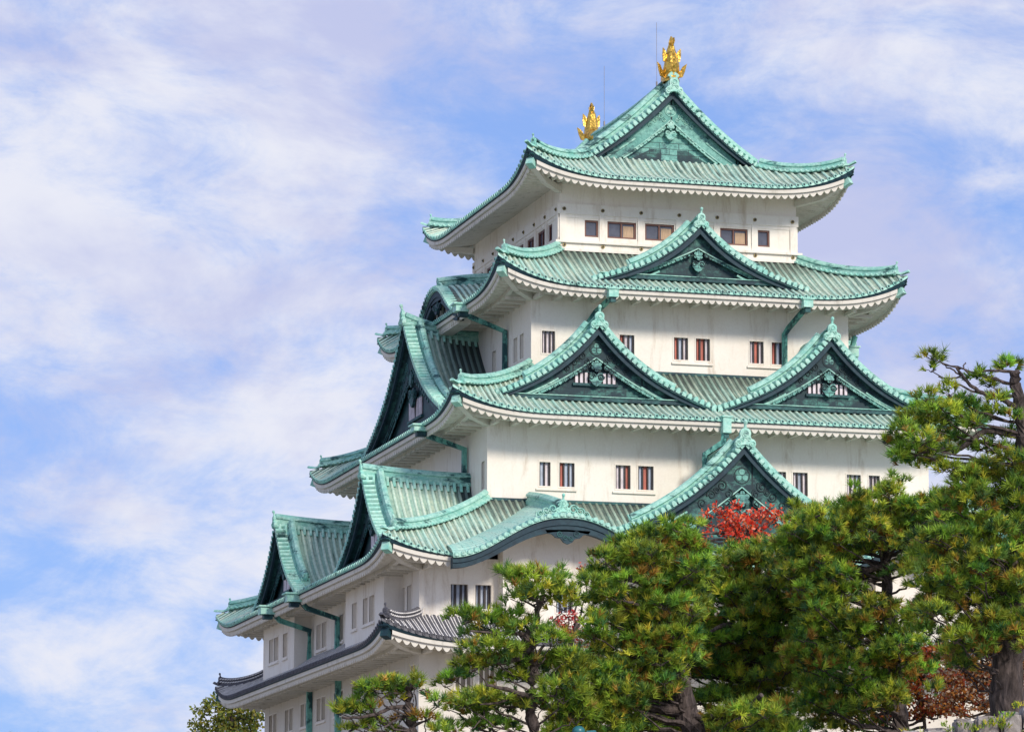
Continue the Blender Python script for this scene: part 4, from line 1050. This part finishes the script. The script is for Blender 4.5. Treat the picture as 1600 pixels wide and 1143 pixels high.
def limb(mb, pts, r0, r1, wob=.05, seg=7):
    pts = [Vector(p) for p in pts]; out_ = []
    for i in range(len(pts)-1):
        for k in range(4):
            f = k/4; out_.append(pts[i].lerp(pts[i+1], f)+Vector((R_.uniform(-wob, wob), R_.uniform(-wob, wob), R_.uniform(-wob, wob)*.6)) * (0 if (i == 0 and k == 0) else 1))
    out_.append(pts[-1]); n = len(out_); mb.tube(out_, [r0+(r1-r0)*i/(n-1) for i in range(n)], 'bark', seg)
def pine(label, s, trunk, clumps=(), polys=(), limbs=(), cr=20, group=None, density=1.0, depth=1.3, name='pine_tree', rs=1.0, seed=1, gold=.03):
    rr = random.Random(seed); px = FPX/s
    base = at(trunk[0][0], trunk[0][1], s); ground = 6.4
    root = empty(name, (base.x, base.y, ground)); tag(root, label, 'pine', group)
    mb = MB()
    tp = [at(x, y, s) for x, y, r in trunk]; rads = [r/px for x, y, r in trunk]
    tp = [Vector((tp[0].x, tp[0].y, ground-.3))]+tp if tp[0].z > ground else tp; rads = ([rads[0]*1.15]+rads) if len(tp) > len(rads) else rads
    # smooth trunk with slight sway
    P, Q = [], []
    for i in range(len(tp)-1):
        for k in range(4): f = k/4; P.append(tp[i].lerp(tp[i+1], f)+Vector((rr.uniform(-.03, .03), rr.uniform(-.1, .1), 0))); Q.append((rads[i]*(1-f)+rads[i+1]*f)*rr.uniform(.92, 1.1))
    P.append(tp[-1]); Q.append(rads[-1]); mb.tube(P, Q, 'bark', 10)
    cl = []
    for c in clumps:
        x, y, rx, ry = c[:4]; g = c[4] if len(c) > 4 else gold
        cl.append((at(x, y, s+rr.uniform(-depth, depth)*.7), rx*rs/px, ry*rs/px*.9, g))
    for poly in polys:
        xs = [p[0] for p in poly]; ys = [p[1] for p in poly]; pts = []
        tries = 0
        while tries < 2600:
            tries += 1; x, y = rr.uniform(min(xs), max(xs)), rr.uniform(min(ys), max(ys))
            if in_poly(x, y, poly) and all(((x-a)/1.25)**2+((y-b)/.85)**2 > (cr*.86)**2 for a, b in pts): pts.append((x, y))
        for x, y in pts:
            k = rr.uniform(.75, 1.3)
            for dd in ((-1, 1) if density > .6 else (0,)):
                cl.append((at(x+rr.uniform(-5, 5), y+rr.uniform(-4, 4)+11+(0 if dd < 0 else 3), s+dd*rr.uniform(.3, depth)*1.3), cr*1.05*k/px, cr*.62*k/px, gold if rr.random() > .12 else .4))
    # branches from the trunk to every clump
    for c, rx, rz, g in cl:
        if polys and rr.random() < .55: continue
        below = [q for q in P if q.z < c.z-.15] or P[:1]
        q = min(below, key=lambda q: (q-c).length*.6+abs(q.z-(c.z-.75))*1.6) if below else P[0]
        mid = q.lerp(c, .55)+Vector((rr.uniform(-.15, .15), rr.uniform(-.15, .15), -.12+rr.uniform(-.15, .05))); e = c+Vector((0, 0, -rz*.3))
        limb(mb, [q, mid, e], min(.05, .02+.012*(q-c).length), .012, .08, 5)
        for k in range(4):
            a = rr.uniform(0, 6.28); limb(mb, [e-Vector((0, 0, rz*.3)), e+Vector((math.cos(a)*rx*.7, math.sin(a)*rx*.7, rz*.3))], .013, .006, .02, 4)
    for lm in limbs:
        dz = lm[2] if len(lm) > 2 else 0
        limb(mb, [at(x, y, s+dz*i/(len(lm[0])-1)) for i, (x, y) in enumerate(lm[0])], lm[1][0]/px, lm[1][1]/px, .03, 8)
    o = mb.build('trunk', root); o.location = (-base.x, -base.y, -ground)
    V, T_ = tufts(cl, density); f = fast_mesh('foliage', V, None, T_, 'needles', root, (base.x, base.y, ground))
    return root
GP = 'pine trees in front of the castle'
# large pine at the right edge
pine('tall pine at the right edge with a thick trunk and tufted top', 98,
     [(1573, 1118, 27), (1578, 1000, 23), (1590, 890, 18), (1602, 780, 14), (1598, 680, 12), (1588, 600, 9), (1584, 580, 8)],
     clumps=[(1466, 925, 24, 18), (1472, 958, 26, 18), (1452, 985, 20, 14), (1440, 955, 18, 14), (1410, 672, 24, 16), (1455, 665, 34, 22), (1485, 690, 34, 20), (1430, 705, 34, 16), (1400, 712, 20, 10), (1530, 655, 26, 16), (1465, 705, 30, 16), (1500, 628, 20, 14), (1445, 632, 20, 12), (1540, 700, 26, 12), (1520, 740, 22, 12), (1457, 556, 17, 12), (1466, 562, 12, 9), (1455, 577, 12, 8), (1531, 590, 24, 14), (1545, 600, 14, 10), (1576, 576, 23, 18), (1572, 568, 16, 12), (1483, 611, 16, 16), (1556, 623, 18, 12), (1446, 619, 20, 14), (1468, 645, 38, 20), (1440, 648, 26, 18), (1423, 660, 26, 18), (1498, 663, 30, 16), (1523, 663, 20, 15), (1382, 688, 13, 10), (1400, 694, 24, 17), (1437, 686, 33, 20), (1420, 722, 25, 12), (1452, 727, 30, 13), (1480, 731, 25, 12), (1562, 681, 24, 11), (1514, 636, 22, 15), (1552, 648, 22, 15), (1581, 650, 16, 18), (1590, 680, 18, 18), (1572, 705, 24, 14), (1560, 625, 18, 12), (1505, 745, 22, 12)],
     polys=[[(1490, 745), (1520, 722), (1560, 705), (1612, 700), (1620, 1010), (1590, 985), (1560, 960), (1540, 930), (1500, 950), (1455, 945), (1432, 890), (1445, 815), (1480, 780)], [(1495, 965), (1560, 960), (1565, 985), (1545, 1010), (1520, 1000), (1500, 1040), (1485, 1010)]],
     limbs=[([(1600, 680), (1540, 672), (1500, 700), (1455, 703), (1425, 712)], (6, 2), -.5), ([(1596, 640), (1560, 620), (1530, 612), (1505, 590), (1494, 573)], (4.5, 2), 0), ([(1508, 592), (1490, 578), (1472, 568)], (1.8, 1.0), 0), ([(1505, 586), (1485, 592), (1466, 588)], (1.6, 1.0), 0), ([(1497, 577), (1506, 574), (1508, 566)], (1.5, 1.0), 0), ([(1592, 582), (1560, 578), (1535, 580)], (3, 1.5), 0), ([(1606, 790), (1570, 775), (1550, 790)], (5, 2), -.9), ([(1610, 850), (1560, 865), (1530, 850), (1515, 870)], (4, 1.6), -1.0), ([(1590, 985), (1560, 978), (1545, 985)], (7, 3), -.5)], cr=21, group=GP, seed=3)
# pine with the Y shaped trunk between
pine('slim leaning pine with a dark forked limb, just left of the tall pine', 106,
     [(1407, 1143, 14), (1398, 1040, 12), (1388, 930, 9), (1382, 880, 9), (1384, 840, 6)],
     polys=[[(1215, 850), (1235, 800), (1268, 790), (1300, 803), (1330, 770), (1352, 768), (1385, 758), (1408, 768), (1425, 790), (1420, 822), (1395, 850), (1350, 850), (1330, 870), (1305, 905), (1255, 930)], [(1425, 790), (1450, 770), (1475, 745), (1490, 800), (1455, 880), (1425, 870)], [(1250, 930), (1320, 905), (1350, 925), (1400, 925), (1432, 950), (1440, 985), (1412, 1040), (1385, 1105), (1265, 1110), (1240, 1000)]],
     clumps=[(1412, 755, 10, 14), (1333, 762, 9, 8), (1393, 745, 10, 14), (1420, 800, 16, 16), (1395, 895, 20, 9), (1355, 905, 30, 12), (1425, 1060, 16, 25, .3), (1460, 1080, 18, 24), (1450, 1045, 18, 18), (1390, 1090, 30, 12), (1340, 1115, 30, 12), (1290, 1130, 30, 12), (1240, 1112, 22, 12), (1225, 1132, 24, 12), (1262, 1100, 22, 12), (1320, 1138, 30, 12), (1260, 1135, 26, 12), (1365, 1130, 22, 12), (1340, 1095, 30, 14), (1300, 1110, 30, 14)],
     limbs=[([(1384, 882), (1350, 892), (1315, 888), (1305, 875)], (6, 3), -.6), ([(1378, 905), (1362, 905), (1345, 908), (1330, 918)], (2, 1), -.8), ([(1398, 1030), (1425, 1008), (1437, 1005)], (2.5, 1.5), -1.3)], cr=19, group=GP, seed=5)
pine('wide pine topped by a pale sawn-off stump, under the red maple leaves', 110,
     [(1175, 1143, 18), (1196, 1040, 15), (1202, 960, 12), (1190, 925, 9), (1210, 885, 9), (1228, 860, 9), (1230, 822, 9)],
     polys=[[(1118, 862), (1160, 856), (1195, 850), (1245, 856), (1268, 930), (1262, 1060), (1200, 1120), (1100, 1160), (1030, 1150), (1010, 1060), (985, 1000), (1010, 900), (1060, 870)], [(1240, 850), (1290, 860), (1300, 960), (1255, 990)]],
     clumps=[(1150, 860, 26, 12), (1185, 852, 20, 12), (1215, 868, 20, 14), (1260, 800, 25, 14), (1290, 795, 18, 12), (1240, 790, 12, 8)],
     limbs=[([(1230, 845), (1215, 848), (1195, 843)], (4, 2.5), -.4), ([(1230, 832), (1262, 824), (1290, 835), (1300, 845)], (3.5, 1.5), -.8), ([(1200, 965), (1165, 980), (1130, 975), (1112, 985)], (6, 2.5), -1.9), ([(1190, 940), (1205, 945), (1215, 930)], (4, 2), -1.2)], cr=21, group=GP, seed=9)
pine('broad dark pine with a low spreading trunk, left of the wide one', 102,
     [(1085, 1150, 20), (1066, 1085, 17), (1045, 1010, 12), (1035, 930, 9), (1040, 860, 6)],
     polys=[[(905, 1070), (922, 1000), (928, 950), (918, 915), (932, 875), (955, 850), (978, 836), (1005, 815), (1035, 822), (1058, 812), (1090, 830), (1110, 850), (1092, 890), (1085, 1000), (1050, 1075), (980, 1100)], [(860, 1150), (868, 1060), (900, 1035), (960, 1060), (1000, 1110), (1000, 1150)], [(1120, 1150), (1160, 1095), (1240, 1085), (1245, 1150)]],
     clumps=[(960, 1120, 30, 14), (1000, 1135, 30, 14), (930, 1110, 28, 14), (985, 1105, 26, 12), (1120, 1120, 26, 12), (1150, 1110, 26, 14), (1130, 1140, 30, 10), (1040, 1090, 26, 12), (1002, 826, 16, 9), (1050, 815, 18, 8), (1075, 817, 18, 8), (1100, 820, 14, 8), (985, 846, 18, 9), (1010, 846, 14, 9)],
     limbs=[([(1040, 960), (1000, 945), (975, 938)], (4, 1.6), -2.1), ([(1120, 830), (1080, 838), (1050, 826)], (2, 1), -1), ([(1066, 1110), (1010, 1105), (980, 1085)], (7, 3), -1), ([(1066, 1120), (1120, 1120), (1170, 1105), (1190, 1085)], (6, 4), -1.6)], cr=21, group=GP, seed=13)
pine('layered pine with crooked limbs in front of the white bay', 100,
     [(834, 1150, 9), (830, 1090, 9), (835, 1040, 8), (822, 1005, 9), (835, 975, 6), (848, 930, 4)],
     clumps=[(792, 893, 14, 10), (800, 903, 16, 10), (838, 905, 34, 16), (876, 896, 8, 14), (830, 890, 8, 7), (852, 928, 42, 18), (880, 943, 22, 14), (815, 935, 20, 10), (725, 965, 22, 14), (760, 973, 33, 18), (745, 990, 20, 7), (803, 965, 20, 16), (822, 985, 32, 16), (862, 1000, 26, 14), (893, 1022, 18, 11), (765, 1015, 40, 18), (735, 1040, 26, 14), (712, 1058, 20, 10), (695, 1068, 14, 8), (788, 1035, 40, 14), (806, 1060, 30, 9), (855, 1045, 33, 18), (880, 1030, 25, 12), (725, 1097, 28, 10), (702, 1106, 14, 6), (755, 1088, 30, 12), (785, 1105, 45, 22), (740, 1118, 20, 22), (770, 1135, 35, 12), (850, 1100, 18, 12), (880, 1080, 30, 26), (898, 1050, 22, 30), (900, 1110, 28, 30), (700, 1138, 22, 9)],
     rs=1.34, limbs=[([(838, 1000), (812, 1028), (780, 1035), (762, 1033)], (6, 3), -.6), ([(825, 1010), (838, 1022), (850, 1008)], (4, 2), -.2), ([(855, 1093), (820, 1085), (790, 1075), (760, 1070)], (5, 2), -1.2), ([(830, 1088), (800, 1090), (770, 1098), (750, 1100)], (3, 1.2), -.9), ([(822, 990), (775, 988), (735, 985)], (3, 1.5), -.6), ([(758, 1098), (755, 1120), (735, 1140)], (1.5, .8), -.8)], cr=20, group=GP, seed=17, depth=.8)
pine('small cloud-pruned pine with a straight grey trunk, leftmost of the pines', 96,
     [(645, 1150, 9), (638, 1110, 8), (639, 1075, 6.5), (640, 1066, 6)],
     clumps=[(585, 1073, 24, 10), (612, 1068, 26, 10), (600, 1078, 34, 8), (649, 1068, 13, 13), (641, 1074, 14, 8), (572, 1089, 16, 7), (560, 1104, 18, 9), (548, 1108, 25, 12), (533, 1112, 13, 8), (620, 1092, 13, 8), (678, 1090, 13, 7), (686, 1092, 8, 5), (584, 1104, 12, 7, .5), (666, 1121, 22, 7, .75), (625, 1124, 10, 6, .75), (594, 1128, 15, 9), (569, 1138, 20, 8), (610, 1141, 14, 7), (545, 1138, 14, 6), (690, 1140, 14, 9)],
     rs=1.2, limbs=[([(638, 1104), (610, 1105), (590, 1115), (560, 1120), (535, 1120)], (3.5, 2), -.5), ([(636, 1118), (618, 1124), (600, 1135)], (2.5, 1.4), -.4), ([(638, 1085), (612, 1080), (588, 1098), (572, 1100)], (1.6, .8), -.3), ([(655, 1077), (664, 1076), (672, 1084)], (1.2, .8), 0), ([(636, 1116), (605, 1120)], (1.5, 1), -.3)], group=GP, seed=21, depth=.35, gold=.02)
# far tree behind the castle's left corner, and maples
def leafy(label, cat, name, s, trunk, clumps, cols, leaf=.09, dens=60, group=None, ground=6.4, twigs=7):
    px = FPX/s; base = at(trunk[0][0], trunk[0][1], s); root = empty(name, (base.x, base.y, ground)); tag(root, label, cat, group)
    mb = MB(); tp = [at(x, y, s) for x, y, r in trunk]; rads = [r/px for x, y, r in trunk]
    tp = [Vector((tp[0].x, tp[0].y, ground-.3))]+tp; rads = [rads[0]*1.2]+rads; mb.tube(tp, rads, 'bark', 8)
    PP = [tp[i].lerp(tp[i+1], k/5) for i in range(len(tp)-1) for k in range(5)]+[tp[-1]]
    Vs, Ts = [], []
    for (x, y, rx, ry) in clumps:
        c = at(x, y, s+R_.uniform(-1, 1)*rx/px*.6); a, b = rx/px, ry/px
        q = min(PP, key=lambda q: (q-c).length+(2 if q.z > c.z else 0)); e = c-Vector((0, 0, b*.4))
        limb(mb, [q, q.lerp(e, .5)+Vector((0, 0, -.2)), e], .05, .015, .06, 5)
        for k in range(twigs):
            t = R_.uniform(0, 6.28); limb(mb, [e, c+Vector((math.cos(t)*a*.8, math.sin(t)*a*.8, R_.uniform(-.3, .8)*b))], .013, .005, .04, 4)
        n = int(dens*(a*a*2+a*b*2)); d = unit(rg_.normal(size=(n, 3))); p = np.array(c)+d*(rg_.uniform(.1, 1, size=(n, 1))**.5)*np.array([a, a, b])*rg_.uniform(.8, 1.2, size=(n, 1))
        for rep in range(2):
            u_ = unit(rg_.normal(size=(n, 3)))*leaf*rg_.uniform(.6, 1.2, size=(n, 1)); v_ = unit(np.cross(u_, unit(rg_.normal(size=(n, 3)))))*leaf*.55
            q_ = p+rg_.normal(size=(n, 3))*leaf*.8
            Vs.append(np.stack([q_-v_, q_+v_, q_+u_*1.2], 1).reshape(-1, 3)); Vs.append(np.stack([q_+v_, q_-v_, q_-u_*.7], 1).reshape(-1, 3))
            t_ = np.array(cols)[rg_.integers(len(cols), size=n)]*rg_.uniform(.7, 1.25, size=(n, 1)); Ts += [t_, t_]
    o = mb.build('trunk', root); o.location = (-base.x, -base.y, -ground)
    fast_mesh('foliage', np.concatenate(Vs), None, np.concatenate(Ts), 'leaves', root, (base.x, base.y, ground)); return root
leafy('yellow-green tree seen past the castle\'s lower left corner', 'tree', 'background_tree', 262, [(365, 1180, 6), (362, 1120, 4), (362, 1105, 2)],
      [(335, 1088, 9, 6), (328, 1100, 12, 8), (345, 1100, 14, 10), (318, 1112, 13, 8), (305, 1106, 4, 5), (350, 1115, 18, 10), (375, 1108, 16, 9), (395, 1102, 14, 8), (400, 1116, 16, 10), (310, 1130, 14, 8), (335, 1130, 18, 10), (365, 1128, 20, 10), (395, 1132, 18, 10), (322, 1096, 5, 6), (384, 1122, 18, 10), (350, 1140, 25, 8), (380, 1143, 25, 8), (315, 1142, 18, 8)],
      [(.25, .30, .05), (.36, .37, .06), (.14, .20, .05), (.42, .36, .07)], leaf=.17, dens=40)
RED = [(.85, .09, .04), (.92, .14, .05), (.68, .05, .03), (.95, .24, .07)]
leafy('bright red maple showing above the pines under the broad gable', 'maple', 'maple_tree', 120, [(1165, 1100, 12), (1160, 980, 9), (1165, 880, 6), (1170, 830, 4)],
      [(1118, 792, 8, 7), (1133, 802, 15, 11), (1152, 790, 10, 8), (1150, 814, 26, 14), (1178, 808, 22, 13), (1200, 797, 13, 9), (1203, 813, 16, 13), (1145, 830, 22, 13), (1175, 832, 30, 13), (1190, 842, 20, 10), (1160, 848, 22, 8), (1216, 800, 9, 12), (1092, 862, 10, 12), (1082, 872, 10, 8), (1062, 818, 9, 5), (1100, 845, 8, 12), (1108, 802, 8, 6), (1098, 812, 8, 6), (1108, 825, 10, 12), (1226, 818, 8, 14), (1075, 835, 12, 7), (1050, 826, 8, 5), (1090, 885, 10, 8)], RED+[(.85, .30, .2)], leaf=.075, dens=125)
leafy('sparse red maple between the layered pine and the broad pine', 'maple', 'maple_tree', 124, [(905, 1120, 9), (900, 1040, 7), (892, 1000, 4)],
      [(908, 888, 9, 7), (922, 897, 8, 6), (945, 890, 8, 5), (870, 968, 14, 8), (885, 990, 20, 10), (888, 962, 16, 8), (880, 975, 18, 8), (905, 968, 14, 10), (896, 985, 22, 8), (910, 1000, 14, 14)], [(.60, .06, .05), (.7, .15, .1), (.42, .03, .03), (.75, .35, .3)], leaf=.07, dens=85)
ORG = [(.42, .075, .03), (.50, .13, .03), (.30, .06, .04), (.36, .17, .03)]
leafy('rusty orange shrub behind the slim pine', 'shrub', 'maple_shrub', 114, [(1445, 1135, 3), (1440, 1080, 2.5), (1440, 1060, 1.5)],
      [(1428, 1022, 26, 14), (1460, 1015, 24, 12), (1430, 1045, 26, 14), (1425, 1070, 22, 16), (1438, 1090, 16, 14), (1450, 1035, 24, 12), (1470, 1060, 20, 14), (1410, 1040, 12, 16), (1490, 1030, 20, 14), (1480, 1085, 22, 14), (1455, 1100, 20, 12), (1500, 1060, 18, 14), (1405, 1060, 14, 20), (1415, 1090, 14, 14), (1400, 1112, 22, 10), (1440, 1112, 24, 10), (1475, 1108, 24, 10), (1375, 1122, 18, 9), (1350, 1130, 18, 8)], ORG, leaf=.07, dens=260)
leafy('amber shrub behind the thick right-hand trunk', 'shrub', 'maple_shrub', 112, [(1560, 1130, 6), (1555, 1080, 4), (1550, 1060, 3)],
      [(1600, 1040, 18, 30), (1595, 1080, 20, 20), (1545, 1060, 18, 16), (1530, 1080, 18, 14), (1520, 1055, 16, 14), (1550, 1030, 14, 14), (1508, 1085, 20, 12), (1535, 1100, 22, 10), (1515, 1035, 20, 14), (1540, 1012, 18, 12), (1570, 1090, 20, 18), (1500, 1108, 20, 10), (1605, 1000, 14, 16), (1480, 1020, 26, 16), (1505, 1010, 26, 16), (1530, 1050, 28, 20), (1480, 1060, 26, 18), (1500, 1085, 28, 16), (1470, 1100, 24, 12)], [(.36, .12, .02), (.42, .17, .03), (.28, .06, .03), (.25, .13, .06), (.55, .42, .3)], leaf=.07, dens=210)

# ------------------------------------------------------------------ retaining wall with moss and grass
hf = Vector((math.sin(YAW), math.cos(YAW), 0)); hr = R0
def LP(lat, s, z): return Vector((CAM.x, CAM.y, 0))+hr*lat+hf*s+Vector((0, 0, z))
wall = empty('stone_wall', LP(12, 90, 3)); tag(wall, 'low retaining wall of rough grey blocks below the tall pine', 'stone wall')
tops = lambda lat: 6.32+.225*max(0, lat-8.5)
def block(lat0, lat1, z0, z1, s0, s1, rr):
    import bmesh
    bm = bmesh.new(); bmesh.ops.create_cube(bm, size=1)
    bmesh.ops.bevel(bm, geom=bm.edges[:], offset=.12, segments=2, affect='EDGES'); 
    bmesh.ops.subdivide_edges(bm, edges=bm.edges[:], cuts=2, use_grid_fill=True)
    for v in bm.verts:
        k = 1+rr.uniform(-.05, .05); p = v.co*k
        v.co = LP((lat0+lat1)/2+p.x*(lat1-lat0), (s0+s1)/2+p.y*(s1-s0), (z0+z1)/2+p.z*(z1-z0))
    me = bpy.data.meshes.new('stone_block'); bm.to_mesh(me); bm.free(); me.materials.append(MAT['stone'])
    o = bpy.data.objects.new('stone_block', me); sc.collection.objects.link(o); o.parent = wall; o.location = -wall.location
rr = random.Random(4)
for row in range(3):
    lat = 3.0-row*.2
    while lat < 15.5:
        wd = rr.uniform(.45, .85); zt_ = tops(lat+wd/2)-row*.62+rr.uniform(-.05, .06)
        if lat > 12.3 and row == 0: zt_ += .10
        block(lat+.02, lat+wd-.03, zt_-.60, zt_, 89.4-row*-.0+rr.uniform(-.06, .06)-row*.1, 90.3-row*.1, rr); lat += wd
# moss tufts growing between the blocks
cl = []
for x, y, rx, ry in ((1486, 1140, 8, 5), (1510, 1136, 14, 7), (1545, 1133, 16, 9), (1560, 1128, 14, 11), (1572, 1118, 12, 9), (1568, 1135, 12, 8), (1590, 1103, 9, 5), (1476, 1134, 6, 6), (1530, 1138, 14, 6), (1600, 1100, 10, 6)):
    cl.append((at(x, y, 89.2), rx/68, ry/68, 0))
V, T_ = tufts(cl, 2.2, 16, .055, .011, (.25, .3, .1, .3, .05, 0))
T_ = T_*np.array([1.15, 1.1, .8]); ms = fast_mesh('moss', V, None, T_, 'needles', None, (0, 0, 0)); tag(ms, kind='stuff', label='bright moss and ivy growing between the wall blocks', cat='moss')
# grassy top edge and undergrowth behind the wall
cl = []
for k in range(150):
    lat = R_.uniform(-16, 15.5); s_ = R_.uniform(90.6, 97); cl.append((LP(lat, s_, 6.25+.10*max(0, lat-8)+.03*(s_-90)), R_.uniform(.25, .5), R_.uniform(.08, .2), .15))
V, T_ = tufts(cl, .5, 18, .16, .010); gs = fast_mesh('undergrowth', V, None, T_, 'needles', None, (0, 0, 0)); tag(gs, kind='stuff', label='low grass and undergrowth behind the stone wall', cat='grass')
# small round copper-green lamp head low between the pines
lp = empty('garden_lamp', at(904, 1150, 99)); tag(lp, 'round teal lamp head just visible under the pines at the bottom edge', 'lamp')
c = at(904, 1142, 99); l_ = MB(); G = []
for i in range(9):
    a = math.pi*i/8; G.append([c+Vector((.17*math.sin(a)*math.cos(q*math.pi/7), .17*math.sin(a)*math.sin(q*math.pi/7), .15*math.cos(a))) for q in range(14)])
simple('lamp_teal', (0.03, 0.17, 0.20), .35); l_.grid(G, 'lamp_teal', closed=True); o = l_.build('lamp_head', lp, True); o.location = -lp.location
l_ = MB(); l_.tube([Vector((c.x, c.y, 6.2)), c-Vector((0, 0, .15))], .05, 'lamp_teal', 8); l_.tube([c+Vector((.2, 0, -.02)), c+Vector((.42, 0, .0)), c+Vector((.5, 0, -.12))], .05, 'lamp_teal', 6); o = l_.build('post', lp); o.location = -lp.location
# ground sheet: low foreground, raised terrace behind the retaining wall, out to the horizon
g = MB(); ss = [-300, -60, 40, 86, 89.3, 89.9, 92, 120, 180, 260, 400, 900, 2500, 8000]; zz = [-1.6, -1.6, -1.6, -1.4, -1.2, 5.6, 6.2, 6.3, 6.4, 6.4, 6.4, 6, 5, 5]
ll = [-6000, -1500, -400, -120, -50, -20, 0, 8, 12, 16, 30, 80, 300, 1500, 6000]
g.grid([[LP(lat, s_, z_+(min(.1*max(0, lat-8), .8) if 91 < s_ < 200 else 0)) for lat in ll] for s_, z_ in zip(ss, zz)], 'earth')
tag(g.build('ground'), kind='structure')
